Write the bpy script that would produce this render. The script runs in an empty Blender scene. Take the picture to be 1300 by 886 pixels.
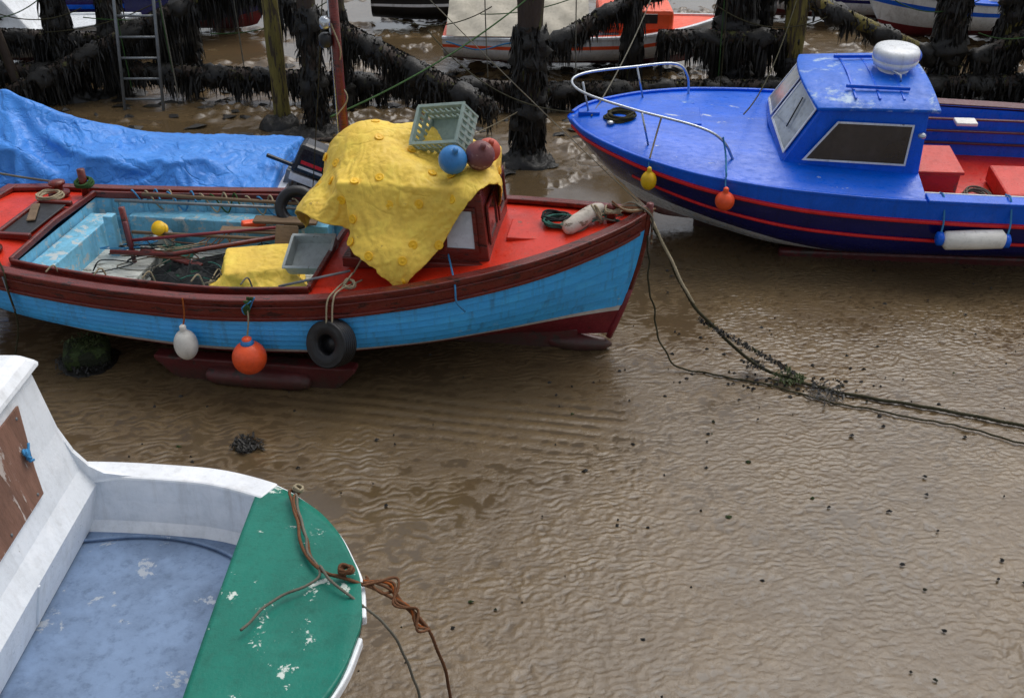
import bpy, math, random, time
import numpy as np
from mathutils import Vector, Matrix, Euler
random.seed(3); rng=np.random.RandomState(5)
scene=bpy.context.scene
T0=time.time()
R=math.radians

# ------------------------------------------------------------------ materials
def C(r,g,b):
    f=lambda c:(c/255/12.92) if c/255<=.04045 else ((c/255+.055)/1.055)**2.4
    return (f(r),f(g),f(b),1)
def newmat(name):
    m=bpy.data.materials.new(name); m.use_nodes=True
    nt=m.node_tree; nt.nodes.clear()
    o=nt.nodes.new('ShaderNodeOutputMaterial'); p=nt.nodes.new('ShaderNodeBsdfPrincipled')
    nt.links.new(p.outputs[0],o.inputs[0]); return m,nt,p
def node(nt,t,**k):
    n=nt.nodes.new(t)
    for a,b in k.items(): setattr(n,a,b)
    return n
def noise(nt,vec,scale,detail=5,rough=.6,dist=0):
    n=nt.nodes.new('ShaderNodeTexNoise'); n.inputs['Scale'].default_value=scale
    n.inputs['Detail'].default_value=detail; n.inputs['Roughness'].default_value=rough
    n.inputs['Distortion'].default_value=dist
    if vec is not None: nt.links.new(vec,n.inputs['Vector'])
    return n.outputs[0]
def mrange(nt,s,a,b,c=0,d=1):
    n=nt.nodes.new('ShaderNodeMapRange'); nt.links.new(s,n.inputs[0])
    for i,v in zip((1,2,3,4),(a,b,c,d)): n.inputs[i].default_value=v
    return n.outputs[0]
def mixc(nt,f,a,b,bt='MIX'):
    n=nt.nodes.new('ShaderNodeMix'); n.data_type='RGBA'; n.blend_type=bt
    for i,v in ((0,f),(6,a),(7,b)):
        if hasattr(v,'links'): nt.links.new(v,n.inputs[i])
        else: n.inputs[i].default_value=v
    return n.outputs[2]
def math_(nt,op,a,b=0.0):
    n=nt.nodes.new('ShaderNodeMath'); n.operation=op
    for i,v in ((0,a),(1,b)):
        if hasattr(v,'links'): nt.links.new(v,n.inputs[i])
        else: n.inputs[i].default_value=v
    return n.outputs[0]
def mapping(nt,vec,s):
    mp=nt.nodes.new('ShaderNodeMapping'); mp.inputs['Scale'].default_value=s
    nt.links.new(vec,mp.inputs[0]); return mp.outputs[0]
def paint(name,col,rough=.45,dirt=.3,wear=None,wth=.64,wscale=5,bump=.25,bscale=40,mudz=None,spec=.5,metal=0,stretch=None,dirtcol=None,wsoft=.02,crease=0,streak=0,streakcol=None):
    m,nt,p=newmat(name)
    tc=nt.nodes.new('ShaderNodeTexCoord'); vec0=tc.outputs['Object']; vec=vec0
    if stretch: vec=mapping(nt,vec0,stretch)
    n1=noise(nt,vec,1.7,5,.65); n2=noise(nt,vec,14,4,.7)
    dc=dirtcol or (col[0]*.35,col[1]*.35,col[2]*.32,1)
    f=mrange(nt,n1,.42,.72,0,dirt)
    c=mixc(nt,f,col,dc)
    c=mixc(nt,mrange(nt,n2,.5,.75,0,dirt*.8),c,dc)
    lt=tuple(min(1,x*1.18+.01) for x in col[:3])+(1,)
    c=mixc(nt,mrange(nt,noise(nt,vec,4.3,4,.6),.5,.7,0,.5),c,lt)
    if streak:
        ns=noise(nt,mapping(nt,vec0,(11,11,.7)),1,4,.65)
        c=mixc(nt,mrange(nt,ns,.52,.72,0,streak),c,streakcol or dc)
    h=noise(nt,vec,bscale,3,.6)
    if wear:
        nw=noise(nt,vec,wscale,10,.72,.3)
        w=mrange(nt,nw,wth,wth+wsoft,0,1)
        c=mixc(nt,w,c,wear)
        h=math_(nt,'SUBTRACT',h,w)
    if crease:
        a=math_(nt,'ABSOLUTE',math_(nt,'SUBTRACT',noise(nt,vec,2.6,2,.5,.6),.5))
        b_=math_(nt,'ABSOLUTE',math_(nt,'SUBTRACT',noise(nt,vec,6.5,3,.55,.8),.5))
        h=math_(nt,'ADD',math_(nt,'MULTIPLY',math_(nt,'MINIMUM',a,.06),crease*14),math_(nt,'MULTIPLY',math_(nt,'MINIMUM',b_,.05),crease*5))
    if mudz is not None:
        s=nt.nodes.new('ShaderNodeSeparateXYZ'); nt.links.new(tc.outputs['Object'],s.inputs[0])
        zz=math_(nt,'ADD',s.outputs[2],mrange(nt,noise(nt,tc.outputs['Object'],3,5,.7),.3,.7,-.18,.18))
        c=mixc(nt,mrange(nt,zz,mudz-.12,mudz+.12,.75,0),c,C(66,56,46))
    nt.links.new(c,p.inputs['Base Color'])
    nt.links.new(mrange(nt,n2,.3,.7,max(0,rough-.12),min(1,rough+.18)),p.inputs['Roughness'])
    p.inputs['Metallic'].default_value=metal
    p.inputs['Specular IOR Level'].default_value=spec
    b=nt.nodes.new('ShaderNodeBump'); b.inputs['Strength'].default_value=bump; b.inputs['Distance'].default_value=.01 if not crease else .02
    nt.links.new(h,b.inputs['Height']); nt.links.new(b.outputs[0],p.inputs['Normal'])
    return m
def ropemat(name,col,rough=.9):
    return paint(name,col,rough,dirt=.6,bscale=120,bump=.5,spec=.2)

WHITE_WORN=C(205,212,220)
M=dict(
 sky_blue=paint('sky_blue_hull_paint',C(68,182,252),.34,.3,C(150,190,210),.645,4,stretch=(.5,1,2.5),mudz=.4,streak=.5,streakcol=C(66,108,132)),
 white_line=paint('white_line_paint',C(228,224,218),.45,.5,mudz=.34),
 antifoul=paint('red_antifoul',C(128,36,44),.42,.5,C(78,52,48),.6,3,mudz=.06,streak=.4),
 bilge=paint('muddy_antifoul',C(96,38,38),.4,.6,C(66,50,44),.56,3,mudz=.12),
 mahog=paint('mahogany_paint',C(112,38,28),.3,.6,C(62,28,24),.56,6,stretch=(.6,3,3)),
 red_deck=paint('red_deck_paint',C(214,48,22),.34,.45,C(140,75,55),.625,5,spec=.4),
 inner_blue=paint('inner_blue_paint',C(128,198,228),.5,.6,C(190,200,200),.54,6,streak=.6),
 boards=paint('bottom_boards',C(200,202,194),.65,.8,C(90,86,74),.57,5,stretch=(1,5,1)),
 black=paint('black_rubber',C(20,20,22),.4,.3,C(60,58,54),.67,9),
 orange=paint('orange_plastic',C(250,90,40),.4,.35,C(235,150,120),.67,8),
 white_pl=paint('white_plastic',C(234,230,220),.45,.5,C(130,118,100),.64,7),
 dirty_pl=paint('dirty_white_plastic',C(200,190,176),.6,.8,C(120,104,88),.56,8),
 yellow_pl=paint('yellow_plastic',C(244,194,20),.4,.35),
 yellow_disc=paint('yellow_patch',C(250,194,20),.45,.3),
 blue_pl=paint('blue_plastic',C(56,130,195),.4,.4,C(150,180,200),.63,8),
 maroon_pl=paint('maroon_plastic',C(116,68,68),.55,.5,C(160,125,115),.57,8),
 pink_pl=paint('pinkish_plastic',C(200,90,70),.5,.4),
 crate=paint('grey_crate_plastic',C(152,170,160),.55,.5),
 tray=paint('grey_tray_plastic',C(178,186,184),.5,.5,C(110,105,95),.62,6),
 wood=paint('weathered_wood',C(124,102,78),.8,.6,stretch=(1,8,8),bump=.6),
 net=paint('black_netting',C(26,30,32),.85,.4,C(20,85,60),.6,6,bump=1,bscale=90),
 rope_cream=ropemat('cream_rope',C(168,155,128)), rope_green=ropemat('green_rope',C(58,88,48)),
 rope_teal=ropemat('teal_rope',C(60,110,100)), rope_brown=ropemat('tan_rope',C(116,80,56)),
 rope_blue=ropemat('blue_rope',C(70,140,190)), rope_grey=ropemat('grey_rope',C(116,112,100)),
 rope_dark=ropemat('weedy_rope',C(64,61,43)), rope_orange=ropemat('orange_rope',C(164,88,40)),
 navy=paint('navy_hull_paint',C(14,20,88),.16,.3,C(60,60,110),.71,4,stretch=(.5,1,2),bump=.06,streak=.3),
 royal=paint('royal_blue_paint',C(0,96,222),.3,.3,C(120,160,215),.69,3.2,bump=.1,streak=.25,spec=.4),
 royal_deck=paint('worn_deck_blue',C(0,100,226),.32,.35,WHITE_WORN,.635,3.4,bump=.12,stretch=(.6,1.3,1),spec=.4),
 royal_worn=paint('worn_royal_blue_paint',C(16,104,216),.4,.35,C(172,196,220),.545,2.6,wsoft=.09,spec=.35),
 redrail=paint('red_rail_paint',C(226,32,32),.3,.4),
 white_hull=paint('white_hull_paint',C(230,233,235),.28,.35,C(130,125,115),.65,4,streak=.35,streakcol=C(120,110,95)),
 white_near=paint('white_grp_paint',C(240,243,246),.35,.25,C(120,100,75),.69,6,streak=.2,streakcol=C(140,130,115)),
 near_deck=paint('grey_blue_deck',C(120,142,172),.6,.65,C(160,168,178),.6,3,dirtcol=C(72,86,106),spec=.3),
 green=paint('green_deck_paint',C(10,116,98),.4,.45,C(205,215,205),.6,4.5,spec=.35),
 ply=paint('stained_plywood',C(134,96,78),.7,.7,C(190,176,166),.585,3,stretch=(1,3,.7)),
 glass=paint('window_glass',C(168,176,180),.05,.6,bump=.02,spec=.9,dirtcol=C(50,54,58)),
 glass_dark=paint('dark_window_glass',C(56,52,50),.05,.5,C(92,88,84),.58,1.4,bump=.02,spec=.9,wsoft=.12),  # soft lighter blotches paint a reflection and a hint of interior, not wear
 steel=paint('stainless_steel',C(190,195,200),.25,.2,metal=.85),
 galv=paint('galvanised_metal',C(130,135,138),.5,.5,metal=.5),
 weed=paint('dark_seaweed',C(28,25,18),.5,.5,C(48,48,24),.62,6,bump=1,bscale=30),
 weed2=paint('green_algae',C(62,74,30),.7,.5,C(40,48,20),.55,6,bump=1,bscale=30),
 timber=paint('wet_timber',C(62,48,37),.6,.6,C(84,84,36),.56,2,stretch=(3,3,.6),bump=.8),
 timber_y=paint('algae_green_timber',C(124,112,50),.7,.8,C(66,54,38),.52,3,stretch=(4,4,.5),bump=.8),
 maroon=paint('maroon_paint',C(92,30,38),.4,.4),
 cream_tarp=paint('cream_canvas',C(200,192,174),.8,.5,bump=.4,bscale=6),
 engine=paint('black_engine_cowl',C(30,32,38),.25,.2),
 lightgreen=paint('moss',C(54,70,26),.8,.6,C(34,40,20),.5,6,bump=1),
)
M['yellow_tarp']=paint('yellow_tarpaulin',C(250,212,88),.5,.5,C(182,150,78),.66,5,dirtcol=C(184,146,66),bump=.45,spec=.25,crease=.6)
M['blue_tarp']=paint('blue_tarpaulin',C(70,144,230),.4,.45,dirtcol=C(30,92,178),bump=.7,spec=.35,crease=1.0)
M['bright_pane']=paint('painted_reflection_glass',C(210,218,224),.08,.5,bump=.02,spec=.8,dirtcol=C(120,130,140))  # pale colour paints the bright reflection, with a curtain behind, into the glass

# ------------------------------------------------------------------ geometry helpers
def link(o,parent=None):
    scene.collection.objects.link(o)
    if parent is not None: o.parent=parent
    return o
def empty(name,loc=(0,0,0),rot=(0,0,0)):
    e=bpy.data.objects.new(name,None); e.location=loc; e.rotation_euler=rot; e.empty_display_size=.3
    return link(e)
def mk(name,verts,faces,mats,parent=None,midx=None,smooth=False,bevel=0,solid=0):
    me=bpy.data.meshes.new(name); me.from_pydata([tuple(v) for v in verts],[],faces)
    if not isinstance(mats,(list,tuple)): mats=[mats]
    for m in mats: me.materials.append(m)
    if midx is not None: me.polygons.foreach_set('material_index',midx)
    if smooth: me.polygons.foreach_set('use_smooth',[True]*len(me.polygons))
    me.update()
    o=bpy.data.objects.new(name,me); link(o,parent)
    if solid:
        s=o.modifiers.new('s','SOLIDIFY'); s.thickness=solid; s.offset=-1
    if bevel:
        b=o.modifiers.new('b','BEVEL'); b.width=bevel; b.segments=2; b.limit_method='ANGLE'
    return o
def box(name,c,size,mat,parent=None,rot=(0,0,0),bevel=.012):
    a,b,d=[s/2 for s in size]
    Rm=Euler(rot).to_matrix()
    v=[Rm@Vector((x,y,z))+Vector(c) for x in(-a,a) for y in(-b,b) for z in(-d,d)]
    f=[(0,1,3,2),(4,6,7,5),(0,4,5,1),(2,3,7,6),(0,2,6,4),(1,5,7,3)]
    return mk(name,v,f,mat,parent,bevel=bevel)
def spline(pts,m=8,closed=False):
    P=[Vector(p) for p in pts]; out=[]
    n=len(P)
    rngi=range(n if closed else n-1)
    for i in rngi:
        if closed: p0,p1,p2,p3=P[i-1],P[i],P[(i+1)%n],P[(i+2)%n]
        else:
            p1,p2=P[i],P[i+1]; p0=P[i-1] if i>0 else p1*2-p2; p3=P[i+2] if i+2<n else p2*2-p1
        for k in range(m):
            t=k/m
            out.append(.5*((2*p1)+(p2-p0)*t+(2*p0-5*p1+4*p2-p3)*t*t+(3*p1-p0-3*p2+p3)*t**3))
    if not closed: out.append(P[-1])
    return out
def tube_geo(pts,r,n=8,lobes=0,pitch=.12,closed=False):
    P=[Vector(p) for p in pts]; V=[];F=[]
    prev=None; L=0
    N=len(P)
    for i,p in enumerate(P):
        a=P[i-1] if (i>0 or closed) else p; b=P[(i+1)%N] if (i<N-1 or closed) else p
        t=(b-a)
        if t.length<1e-7: t=Vector((0,0,1))
        t.normalize()
        if prev is None:
            u=t.orthogonal().normalized()
        else:
            u=(prev-t*prev.dot(t)); 
            if u.length<1e-5: u=t.orthogonal()
            u.normalize()
        prev=u; w=t.cross(u)
        if i>0: L+=(p-P[i-1]).length
        rr=r[i] if hasattr(r,'__len__') else r
        for k in range(n):
            an=2*math.pi*k/n
            q=rr
            if lobes: q=rr*(1+.18*math.cos(lobes*(an-2*math.pi*L/pitch)))
            V.append(p+u*math.cos(an)*q+w*math.sin(an)*q)
    for i in range(N if closed else N-1):
        for k in range(n):
            j=(i+1)%N
            F.append((i*n+k,i*n+(k+1)%n,j*n+(k+1)%n,j*n+k))
    if not closed:
        F.append(tuple(range(n))[::-1]); F.append(tuple((N-1)*n+k for k in range(n)))
    return V,F
def tube(name,pts,r,mat,parent=None,n=10,closed=False):
    V,F=tube_geo(pts,r,n,closed=closed); return mk(name,V,F,mat,parent,smooth=True)
def resample(P,step):
    out=[P[0]]; acc=0
    for i in range(1,len(P)):
        a,b=P[i-1],P[i]; d=(b-a).length
        if d<1e-9: continue
        s=step-acc
        while s<=d:
            out.append(a.lerp(b,s/d)); s+=step
        acc=(acc+d)%step
    out.append(P[-1]); return out
def rope(name,pts,r,mat,parent=None,sm=10,jit=0):
    P=spline(pts,sm)
    P=resample(P,max(.012,r*1.3))
    if jit:
        ph=[random.random()*6 for _ in range(4)]
        P=[p+Vector((math.sin(i*.11*1.3+ph[0])+.5*math.sin(i*.31+ph[1]),math.sin(i*.09+ph[2])+.5*math.sin(i*.37+ph[3]),0))*jit for i,p in enumerate(P)]
    V,F=tube_geo(P,r,9,3,r*7); return mk(name,V,F,mat,parent,smooth=True)
def sag(a,b,s,n=12):
    a=Vector(a);b=Vector(b); return [a.lerp(b,i/n)-Vector((0,0,s*4*(i/n)*(1-i/n))) for i in range(n+1)]
def coil(name,c,r,turns,rr,mat,parent=None,rot=(0,0,0),squash=1,rise=.6):
    pts=[]
    Rm=Euler(rot).to_matrix()
    for i in range(int(turns*18)):
        a=i/18*2*math.pi; q=r*(1+.16*math.sin(i*.37)+.1*math.sin(i*.91))
        pts.append(Rm@Vector((q*math.cos(a)+.2*r*math.sin(i*.05),q*math.sin(a)*squash,rr*rise*i/18+rr*.9*math.sin(i*.5)))+Vector(c))
    return rope(name,pts,rr,mat,parent,sm=3)
def lathe(name,prof,mat,parent=None,loc=(0,0,0),rot=(0,0,0),seg=28,smooth=True,closed=False):
    Rm=Euler(rot).to_matrix(); V=[];F=[];n=len(prof)
    for r,z in prof:
        for k in range(seg):
            a=2*math.pi*k/seg; V.append(Rm@Vector((r*math.cos(a),r*math.sin(a),z))+Vector(loc))
    for i in range(n if closed else n-1):
        j=(i+1)%n
        for k in range(seg):
            F.append((i*seg+k,i*seg+(k+1)%seg,j*seg+(k+1)%seg,j*seg+k))
    if not closed: F.append(tuple(range(seg))[::-1]); F.append(tuple((n-1)*seg+k for k in range(seg)))
    return mk(name,V,F,mat,parent,smooth=smooth)
def sphprof(r,zs=1,n=14,neck=None):
    p=[(max(.001,r*math.sin(math.pi*i/n)),-r*zs*math.cos(math.pi*i/n)) for i in range(n+1)]
    if neck:
        p=[q for q in p if not(q[1]>0 and q[0]<neck*1.1)]; z=p[-1][1]; p+=[(neck*1.05,z+.01),(neck,z+.02),(neck,z+.06),(neck*.6,z+.075)]
    return p
def torus(name,R_,r,mat,parent,loc,rot,seg=36,n=14,flat=1):
    Rm=Euler(rot).to_matrix();V=[];F=[]
    for i in range(seg):
        a=2*math.pi*i/seg
        for k in range(n):
            b=2*math.pi*k/n
            q=R_+r*math.cos(b)*(1 if math.cos(b)>0 else .9)
            V.append(Rm@Vector((q*math.cos(a),q*math.sin(a),r*flat*math.sin(b)))+Vector(loc))
    for i in range(seg):
        for k in range(n):
            F.append((i*n+k,((i+1)%seg)*n+k,((i+1)%seg)*n+(k+1)%n,i*n+(k+1)%n))
    return mk(name,V,F,mat,parent,smooth=True)
def rail(name,pts,w,h,mat,parent,bevel=.012,shift=0,closed=False):
    P=[Vector(p) for p in pts];V=[];F=[];N=len(P)
    for i,p in enumerate(P):
        t=P[min(i+1,N-1)]-P[max(i-1,0)]; nrm=Vector((-t.y,t.x,0)).normalized()
        q=p+nrm*shift
        V+=[q-nrm*w/2,q+nrm*w/2,q+nrm*w/2+Vector((0,0,h)),q-nrm*w/2+Vector((0,0,h))]
    for i in range(N-1):
        for k in range(4): F.append((4*i+k,4*i+(k+1)%4,4*i+4+(k+1)%4,4*i+4+k))
    F.append((3,2,1,0)); F.append(tuple(4*(N-1)+k for k in range(4)))
    return mk(name,V,F,mat,parent,bevel=bevel)
def herm(xs,ys):
    xs=np.array(xs,float);ys=np.array(ys,float)
    d=np.diff(ys)/np.diff(xs); m=np.zeros(len(xs)); m[0]=d[0];m[-1]=d[-1]
    for i in range(1,len(xs)-1):
        m[i]=0 if d[i-1]*d[i]<=0 else 2*d[i-1]*d[i]/(d[i-1]+d[i])
    def f(x):
        x=min(max(x,xs[0]),xs[-1]); i=int(min(max(np.searchsorted(xs,x)-1,0),len(xs)-2))
        h=xs[i+1]-xs[i];t=(x-xs[i])/h
        return float((2*t**3-3*t*t+1)*ys[i]+(t**3-2*t*t+t)*h*m[i]+(-2*t**3+3*t*t)*ys[i+1]+(t**3-t*t)*h*m[i+1])
    return f
class Hull:
    def __init__(s,st,rake=.5,rakew=2.,rexp=1.5):
        st=sorted(st); X=[a[0] for a in st]
        s.hb=herm(X,[a[1] for a in st]); s.zs=herm(X,[a[2] for a in st])
        s.zk=herm(X,[a[3] for a in st]); s.n=herm(X,[a[4] for a in st])
        s.a=X[0]; s.b=X[-1]; s.rake=rake;s.rw=rakew;s.re=rexp
    def x(s,q,z):
        w=max(0,(q-(s.b-s.rw))/s.rw)**1.5; zt=s.zs(s.b)
        return q-s.rake*max(0,(zt-z)/zt)**s.re*w
    def y(s,q,z):
        zk=s.zk(q);u=min(1,max(0,(z-zk)/(s.zs(q)-zk)))
        return s.hb(q)*(1-(1-u)**s.n(q))
    def p(s,q,z,side=1,off=0): return Vector((s.x(q,z),side*(s.y(q,z)+off),z))
    def grid(s,n=64,a=None,b=None):
        a=s.a if a is None else a;b=s.b if b is None else b
        return [a+(b-a)*(1-(1-i/n)**1.35) for i in range(n+1)]
    def build(s,name,rows,mats,parent,n=64,smooth=False):
        S=s.grid(n);V=[];F=[];MI=[];nr=len(rows)
        for side in(1,-1):
            base=len(V)
            for q in S:
                for zf,off,mi in rows: V.append(s.p(q,zf(q),side,off if s.hb(q)>.1 else off*.4))
            for i in range(len(S)-1):
                for k in range(nr-1):
                    f=(base+i*nr+k,base+(i+1)*nr+k,base+(i+1)*nr+k+1,base+i*nr+k+1)
                    F.append(f if side==-1 else f[::-1]); MI.append(rows[k][2])
        o2=len(S)*nr
        for k in range(nr-1):
            F.append((k,k+1,o2+k+1,o2+k)); MI.append(rows[k][2])
            e=(len(S)-1)*nr; F.append((e+k,e+o2+k,e+o2+k+1,e+k+1)); MI.append(rows[k][2])
        return mk(name,V,F,mats,parent,midx=MI,smooth=smooth)
    def sheer(s,side,a,b,n=50,dz=0,off=0):
        return [s.p(q,s.zs(q)+0,side,off)+Vector((0,0,dz)) for q in s.grid(n,a,b)]
    def deck(s,name,parent,mats,c0,c1,sw,drop=.04,camber=.06,a=None,b=None,sidemat=0):
        a=s.a if a is None else a;b=s.b if b is None else b
        S=sorted(set([round(q,4) for q in s.grid(50,a,b)]+[c0,c1])); V=[];F=[];MI=[]
        for q in S:
            h=max(.005,s.hb(q)-.01); yc=max(h*.15,h-sw)
            ys=[-h,-(h+yc)/2,-yc]+[yc*k/5 for k in range(-4,5)]+[yc,(h+yc)/2,h]
            for y in ys: V.append((s.x(q,s.zs(q)),y,s.zs(q)-drop+camber*(1-(y/h)**2)*min(1,h)))
        m=15
        for i in range(len(S)-1):
            mid=(S[i]+S[i+1])/2; hole=c0<mid<c1
            for k in range(m-1):
                if hole and 2<=k<=11: continue
                F.append((i*m+k,(i+1)*m+k,(i+1)*m+k+1,i*m+k+1)); MI.append(sidemat if hole else 0)
        return mk(name,V,F,mats,parent,midx=MI)
    def well(s,name,parent,mats,c0,c1,sw,zf,drop=.04,slope=.92):
        S=[c0+(c1-c0)*i/24 for i in range(25)];V=[];F=[];MI=[]
        for q in S:
            h=s.hb(q)-.01;yc=h-sw
            V+=[(q,-yc,s.zs(q)-drop+.012),(q,-yc*slope,zf),(q,yc*slope,zf),(q,yc,s.zs(q)-drop+.012)]
        for i in range(24):
            for k,mi in((0,0),(1,1),(2,0)):
                F.append((4*i+k,4*i+k+1,4*i+5+k,4*i+4+k));MI.append(mi)
        F+=[(0,3,2,1),(96,97,98,99)];MI+=[0,0]
        return mk(name,V,F,mats,parent,midx=MI)
def window(name,quad,mats,parent,fw=.035,off=.012):
    Q=[Vector(q) for q in quad]; n=(Q[1]-Q[0]).cross(Q[2]-Q[1]).normalized()
    I=[]
    for i,q in enumerate(Q):
        a=(Q[i-1]-q).normalized();b=(Q[(i+1)%len(Q)]-q).normalized(); s=a.cross(b).length or 1
        I.append(q+(a+b)*fw/s)
    k=len(Q)
    V=[q for q in Q]+[q+n*off for q in Q]+[q+n*off for q in I]+[q+n*off*.3 for q in I]
    F=[];MI=[]
    for i in range(k):
        j=(i+1)%k
        F+=[(i,j,k+j,k+i),(k+i,k+j,2*k+j,2*k+i),(2*k+i,2*k+j,3*k+j,3*k+i)];MI+=[0]*3
    F.append(tuple(3*k+i for i in range(k)));MI.append(1)
    return mk(name,V,F,mats,parent,midx=MI)
def fender(name,loc,r,zs,mat,parent,ropemat_,top,neckmat=None):
    e=bpy.data.objects.new(name,None); link(e,parent)
    lathe('float',sphprof(r,zs,16,r*.28),mat,e,loc=loc)
    if neckmat: lathe('neck',[(r*.36,r*zs*.86),(r*.4,r*zs*.95),(r*.3,r*zs*1.15),(r*.2,r*zs*1.25)],neckmat,e,loc=loc)
    l=Vector(loc); rope('lanyard',[l+Vector((0,0,r*zs+.02)),l.lerp(Vector(top),.6)+Vector((0.01,0,.03)),top],.009,ropemat_,e)
    return e

# ------------------------------------------------------------------ numpy noise
def vn(x,y,sc,seed):
    g=np.random.RandomState(seed).rand(256,256)
    X=x/sc+1000.3;Y=y/sc+1000.7
    xi=np.floor(X).astype(int);yi=np.floor(Y).astype(int);fx=X-xi;fy=Y-yi
    fx=fx*fx*(3-2*fx);fy=fy*fy*(3-2*fy)
    a=g[yi%256,xi%256];b=g[yi%256,(xi+1)%256];c=g[(yi+1)%256,xi%256];d=g[(yi+1)%256,(xi+1)%256]
    return (a*(1-fx)+b*fx)*(1-fy)+(c*(1-fx)+d*fx)*fy
def sstep(a,b,x):
    t=np.clip((x-a)/(b-a),0,1);return t*t*(3-2*t)
def worley(x,y,sx,sy,seed):
    rs=np.random.RandomState(seed);gx=rs.rand(256,256);gy=rs.rand(256,256)
    X=x/sx+1000;Y=y/sy+1000;xi=np.floor(X).astype(int);yi=np.floor(Y).astype(int)
    f1=np.full(X.shape,9.);f2=np.full(X.shape,9.)
    for dx in(-1,0,1):
        for dy in(-1,0,1):
            cx=xi+dx;cy=yi+dy
            d=np.hypot(cx+.15+.7*gx[cy%256,cx%256]-X,cy+.15+.7*gy[cy%256,cx%256]-Y)
            n=d<f1;f2=np.where(n,f1,np.minimum(f2,d));f1=np.where(n,d,f1)
    return f1,f2

# ------------------------------------------------------------------ mud
def build_mud():
    xs=np.concatenate([-np.geomspace(400,12.5,26),np.arange(-12,-4.6,.07),np.arange(-4.6,7.2,.0165),np.arange(7.2,13,.06),np.geomspace(13.5,400,26)])
    ys=np.concatenate([-np.geomspace(300,3,14),np.arange(-2,2.8,.2),np.arange(2.8,12.6,.0138),np.arange(12.6,31,.045),np.geomspace(31.5,500,26)])
    X,Y=np.meshgrid(xs,ys)
    a=R(8); Xr=X*math.cos(a)+Y*math.sin(a);Yr=-X*math.sin(a)+Y*math.cos(a)
    big=vn(X,Y,2.3,1);med=vn(X,Y,.9,2);sm=vn(X,Y,.33,3);ti=vn(X,Y,.09,4);mi=vn(X,Y,.045,44)
    # undulating ripple lines, broken into short lengths
    warp=1.5*vn(Xr,Yr,.8,5)+1.9*vn(Xr,Yr,.25,6)+1.3*vn(Xr,Yr,.11,7)
    rip=(.5+.5*np.sin(2*np.pi*(Yr/.098+warp)))**1.2
    brk=sstep(.3,.62,vn(Xr*.7,Yr,.12,61)*.6+vn(Xr,Yr,.28,62)*.4)
    rip=rip*(.2+.8*brk)
    # crescent ripples
    wx=.10*(vn(X,Y,.3,51)-.5)*2+.05*(vn(X,Y,.11,52)-.5)*2;wy=.08*(vn(X,Y,.25,53)-.5)*2+.035*(vn(X,Y,.1,54)-.5)*2
    f1,f2=worley(Xr+wx,Yr+wy,.15,.078,55)
    sc=np.clip(f1/.8,0,1)**1.2
    edge=1-sstep(0,.28,f2-f1)
    sc=sc*.6+edge*.4
    warpb=1.5*vn(Xr,Yr,.5,71)+2.4*vn(Xr,Yr,.16,72)+1.6*vn(Xr,Yr,.075,73)
    ripb=(.5+.5*np.sin(2*np.pi*(Yr/.09+warpb)))**1.3
    sc=sc*.65+ripb*.42
    wsc=sstep(-.35,.35,(X-.2)/3+(8-Y)/5+(vn(X,Y,1.1,58)-.5)*1.6)*.75+.2
    rp=rip*(1-wsc)+sc*wsc
    drag=np.exp(-((Y-9.05+.16*(X+1))/.5)**2)*sstep(-3.4,-1.8,X)*(1-sstep(.4,1.9,X))
    lines=(.5+.5*np.sin(2*np.pi*((Y+.16*X)/.17+.5*vn(X*.3,Y,.5,9))))*(.5+.5*vn(X*.4,Y,.2,66))
    near=1-sstep(13.2,15,Y)
    lowf=.03*(big-.5)+.012*(med-.5)
    amp=.5+.6*sstep(.25,.75,vn(X,Y,1.1,8))
    rh=(1-.85*drag)*(.0095+.004*wsc)*rp*amp*(.6+.8*sm)+drag*.012*lines+.004*(ti-.5)+.0022*(mi-.5)
    wl=.0011+.0018*(vn(X,Y,.8,31)-.5)*2
    film=sstep(.0006,-.0008,rh-wl)*near
    rh2=np.maximum(rh,wl-.0002)
    h=lowf+near*rh2
    back=sstep(13.2,15.5,Y)
    lum=vn(X,Y,.6,12)*.5+vn(X,Y,.22,13)*.35+vn(X,Y,.1,15)*.15
    bl=.12*sstep(.52,.85,lum)+.12*(vn(X*.5,Y,1.6,14)-.55)+.016*(vn(X,Y,.12,16)-.5)
    wlb=.006+.02*(vn(X,Y,6,17)-.5)
    filmb=sstep(.004,-.003,bl-wlb)
    h+=back*np.maximum(bl,wlb)
    far=sstep(40,120,np.hypot(X,Y)); h*=1-far
    wet=np.maximum(film,back*np.maximum(filmb,.3))
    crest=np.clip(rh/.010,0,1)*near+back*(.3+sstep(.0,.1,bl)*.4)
    nY,nX=X.shape
    V=np.stack([X,Y,h],-1).reshape(-1,3).astype(np.float32)
    i=np.arange(nY-1)[:,None]*nX+np.arange(nX-1)[None,:]
    F=np.stack([i,i+1,i+nX+1,i+nX],-1).reshape(-1,4).astype(np.int32)
    me=bpy.data.meshes.new('mud_ground')
    me.vertices.add(len(V));me.vertices.foreach_set('co',V.ravel())
    me.loops.add(F.size);me.loops.foreach_set('vertex_index',F.ravel())
    me.polygons.add(len(F));me.polygons.foreach_set('loop_start',np.arange(0,F.size,4,dtype=np.int32))
    me.polygons.foreach_set('use_smooth',np.ones(len(F),bool))
    me.update(calc_edges=True)
    at=me.attributes.new('wet','FLOAT','POINT');at.data.foreach_set('value',wet.ravel().astype(np.float32))
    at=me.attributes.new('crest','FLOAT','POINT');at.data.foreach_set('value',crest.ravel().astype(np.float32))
    m,nt,p=newmat('wet_mud')
    tc=nt.nodes.new('ShaderNodeTexCoord');vec=tc.outputs['Object']
    an=node(nt,'ShaderNodeAttribute',attribute_name='wet')
    cr=node(nt,'ShaderNodeAttribute',attribute_name='crest')
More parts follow.
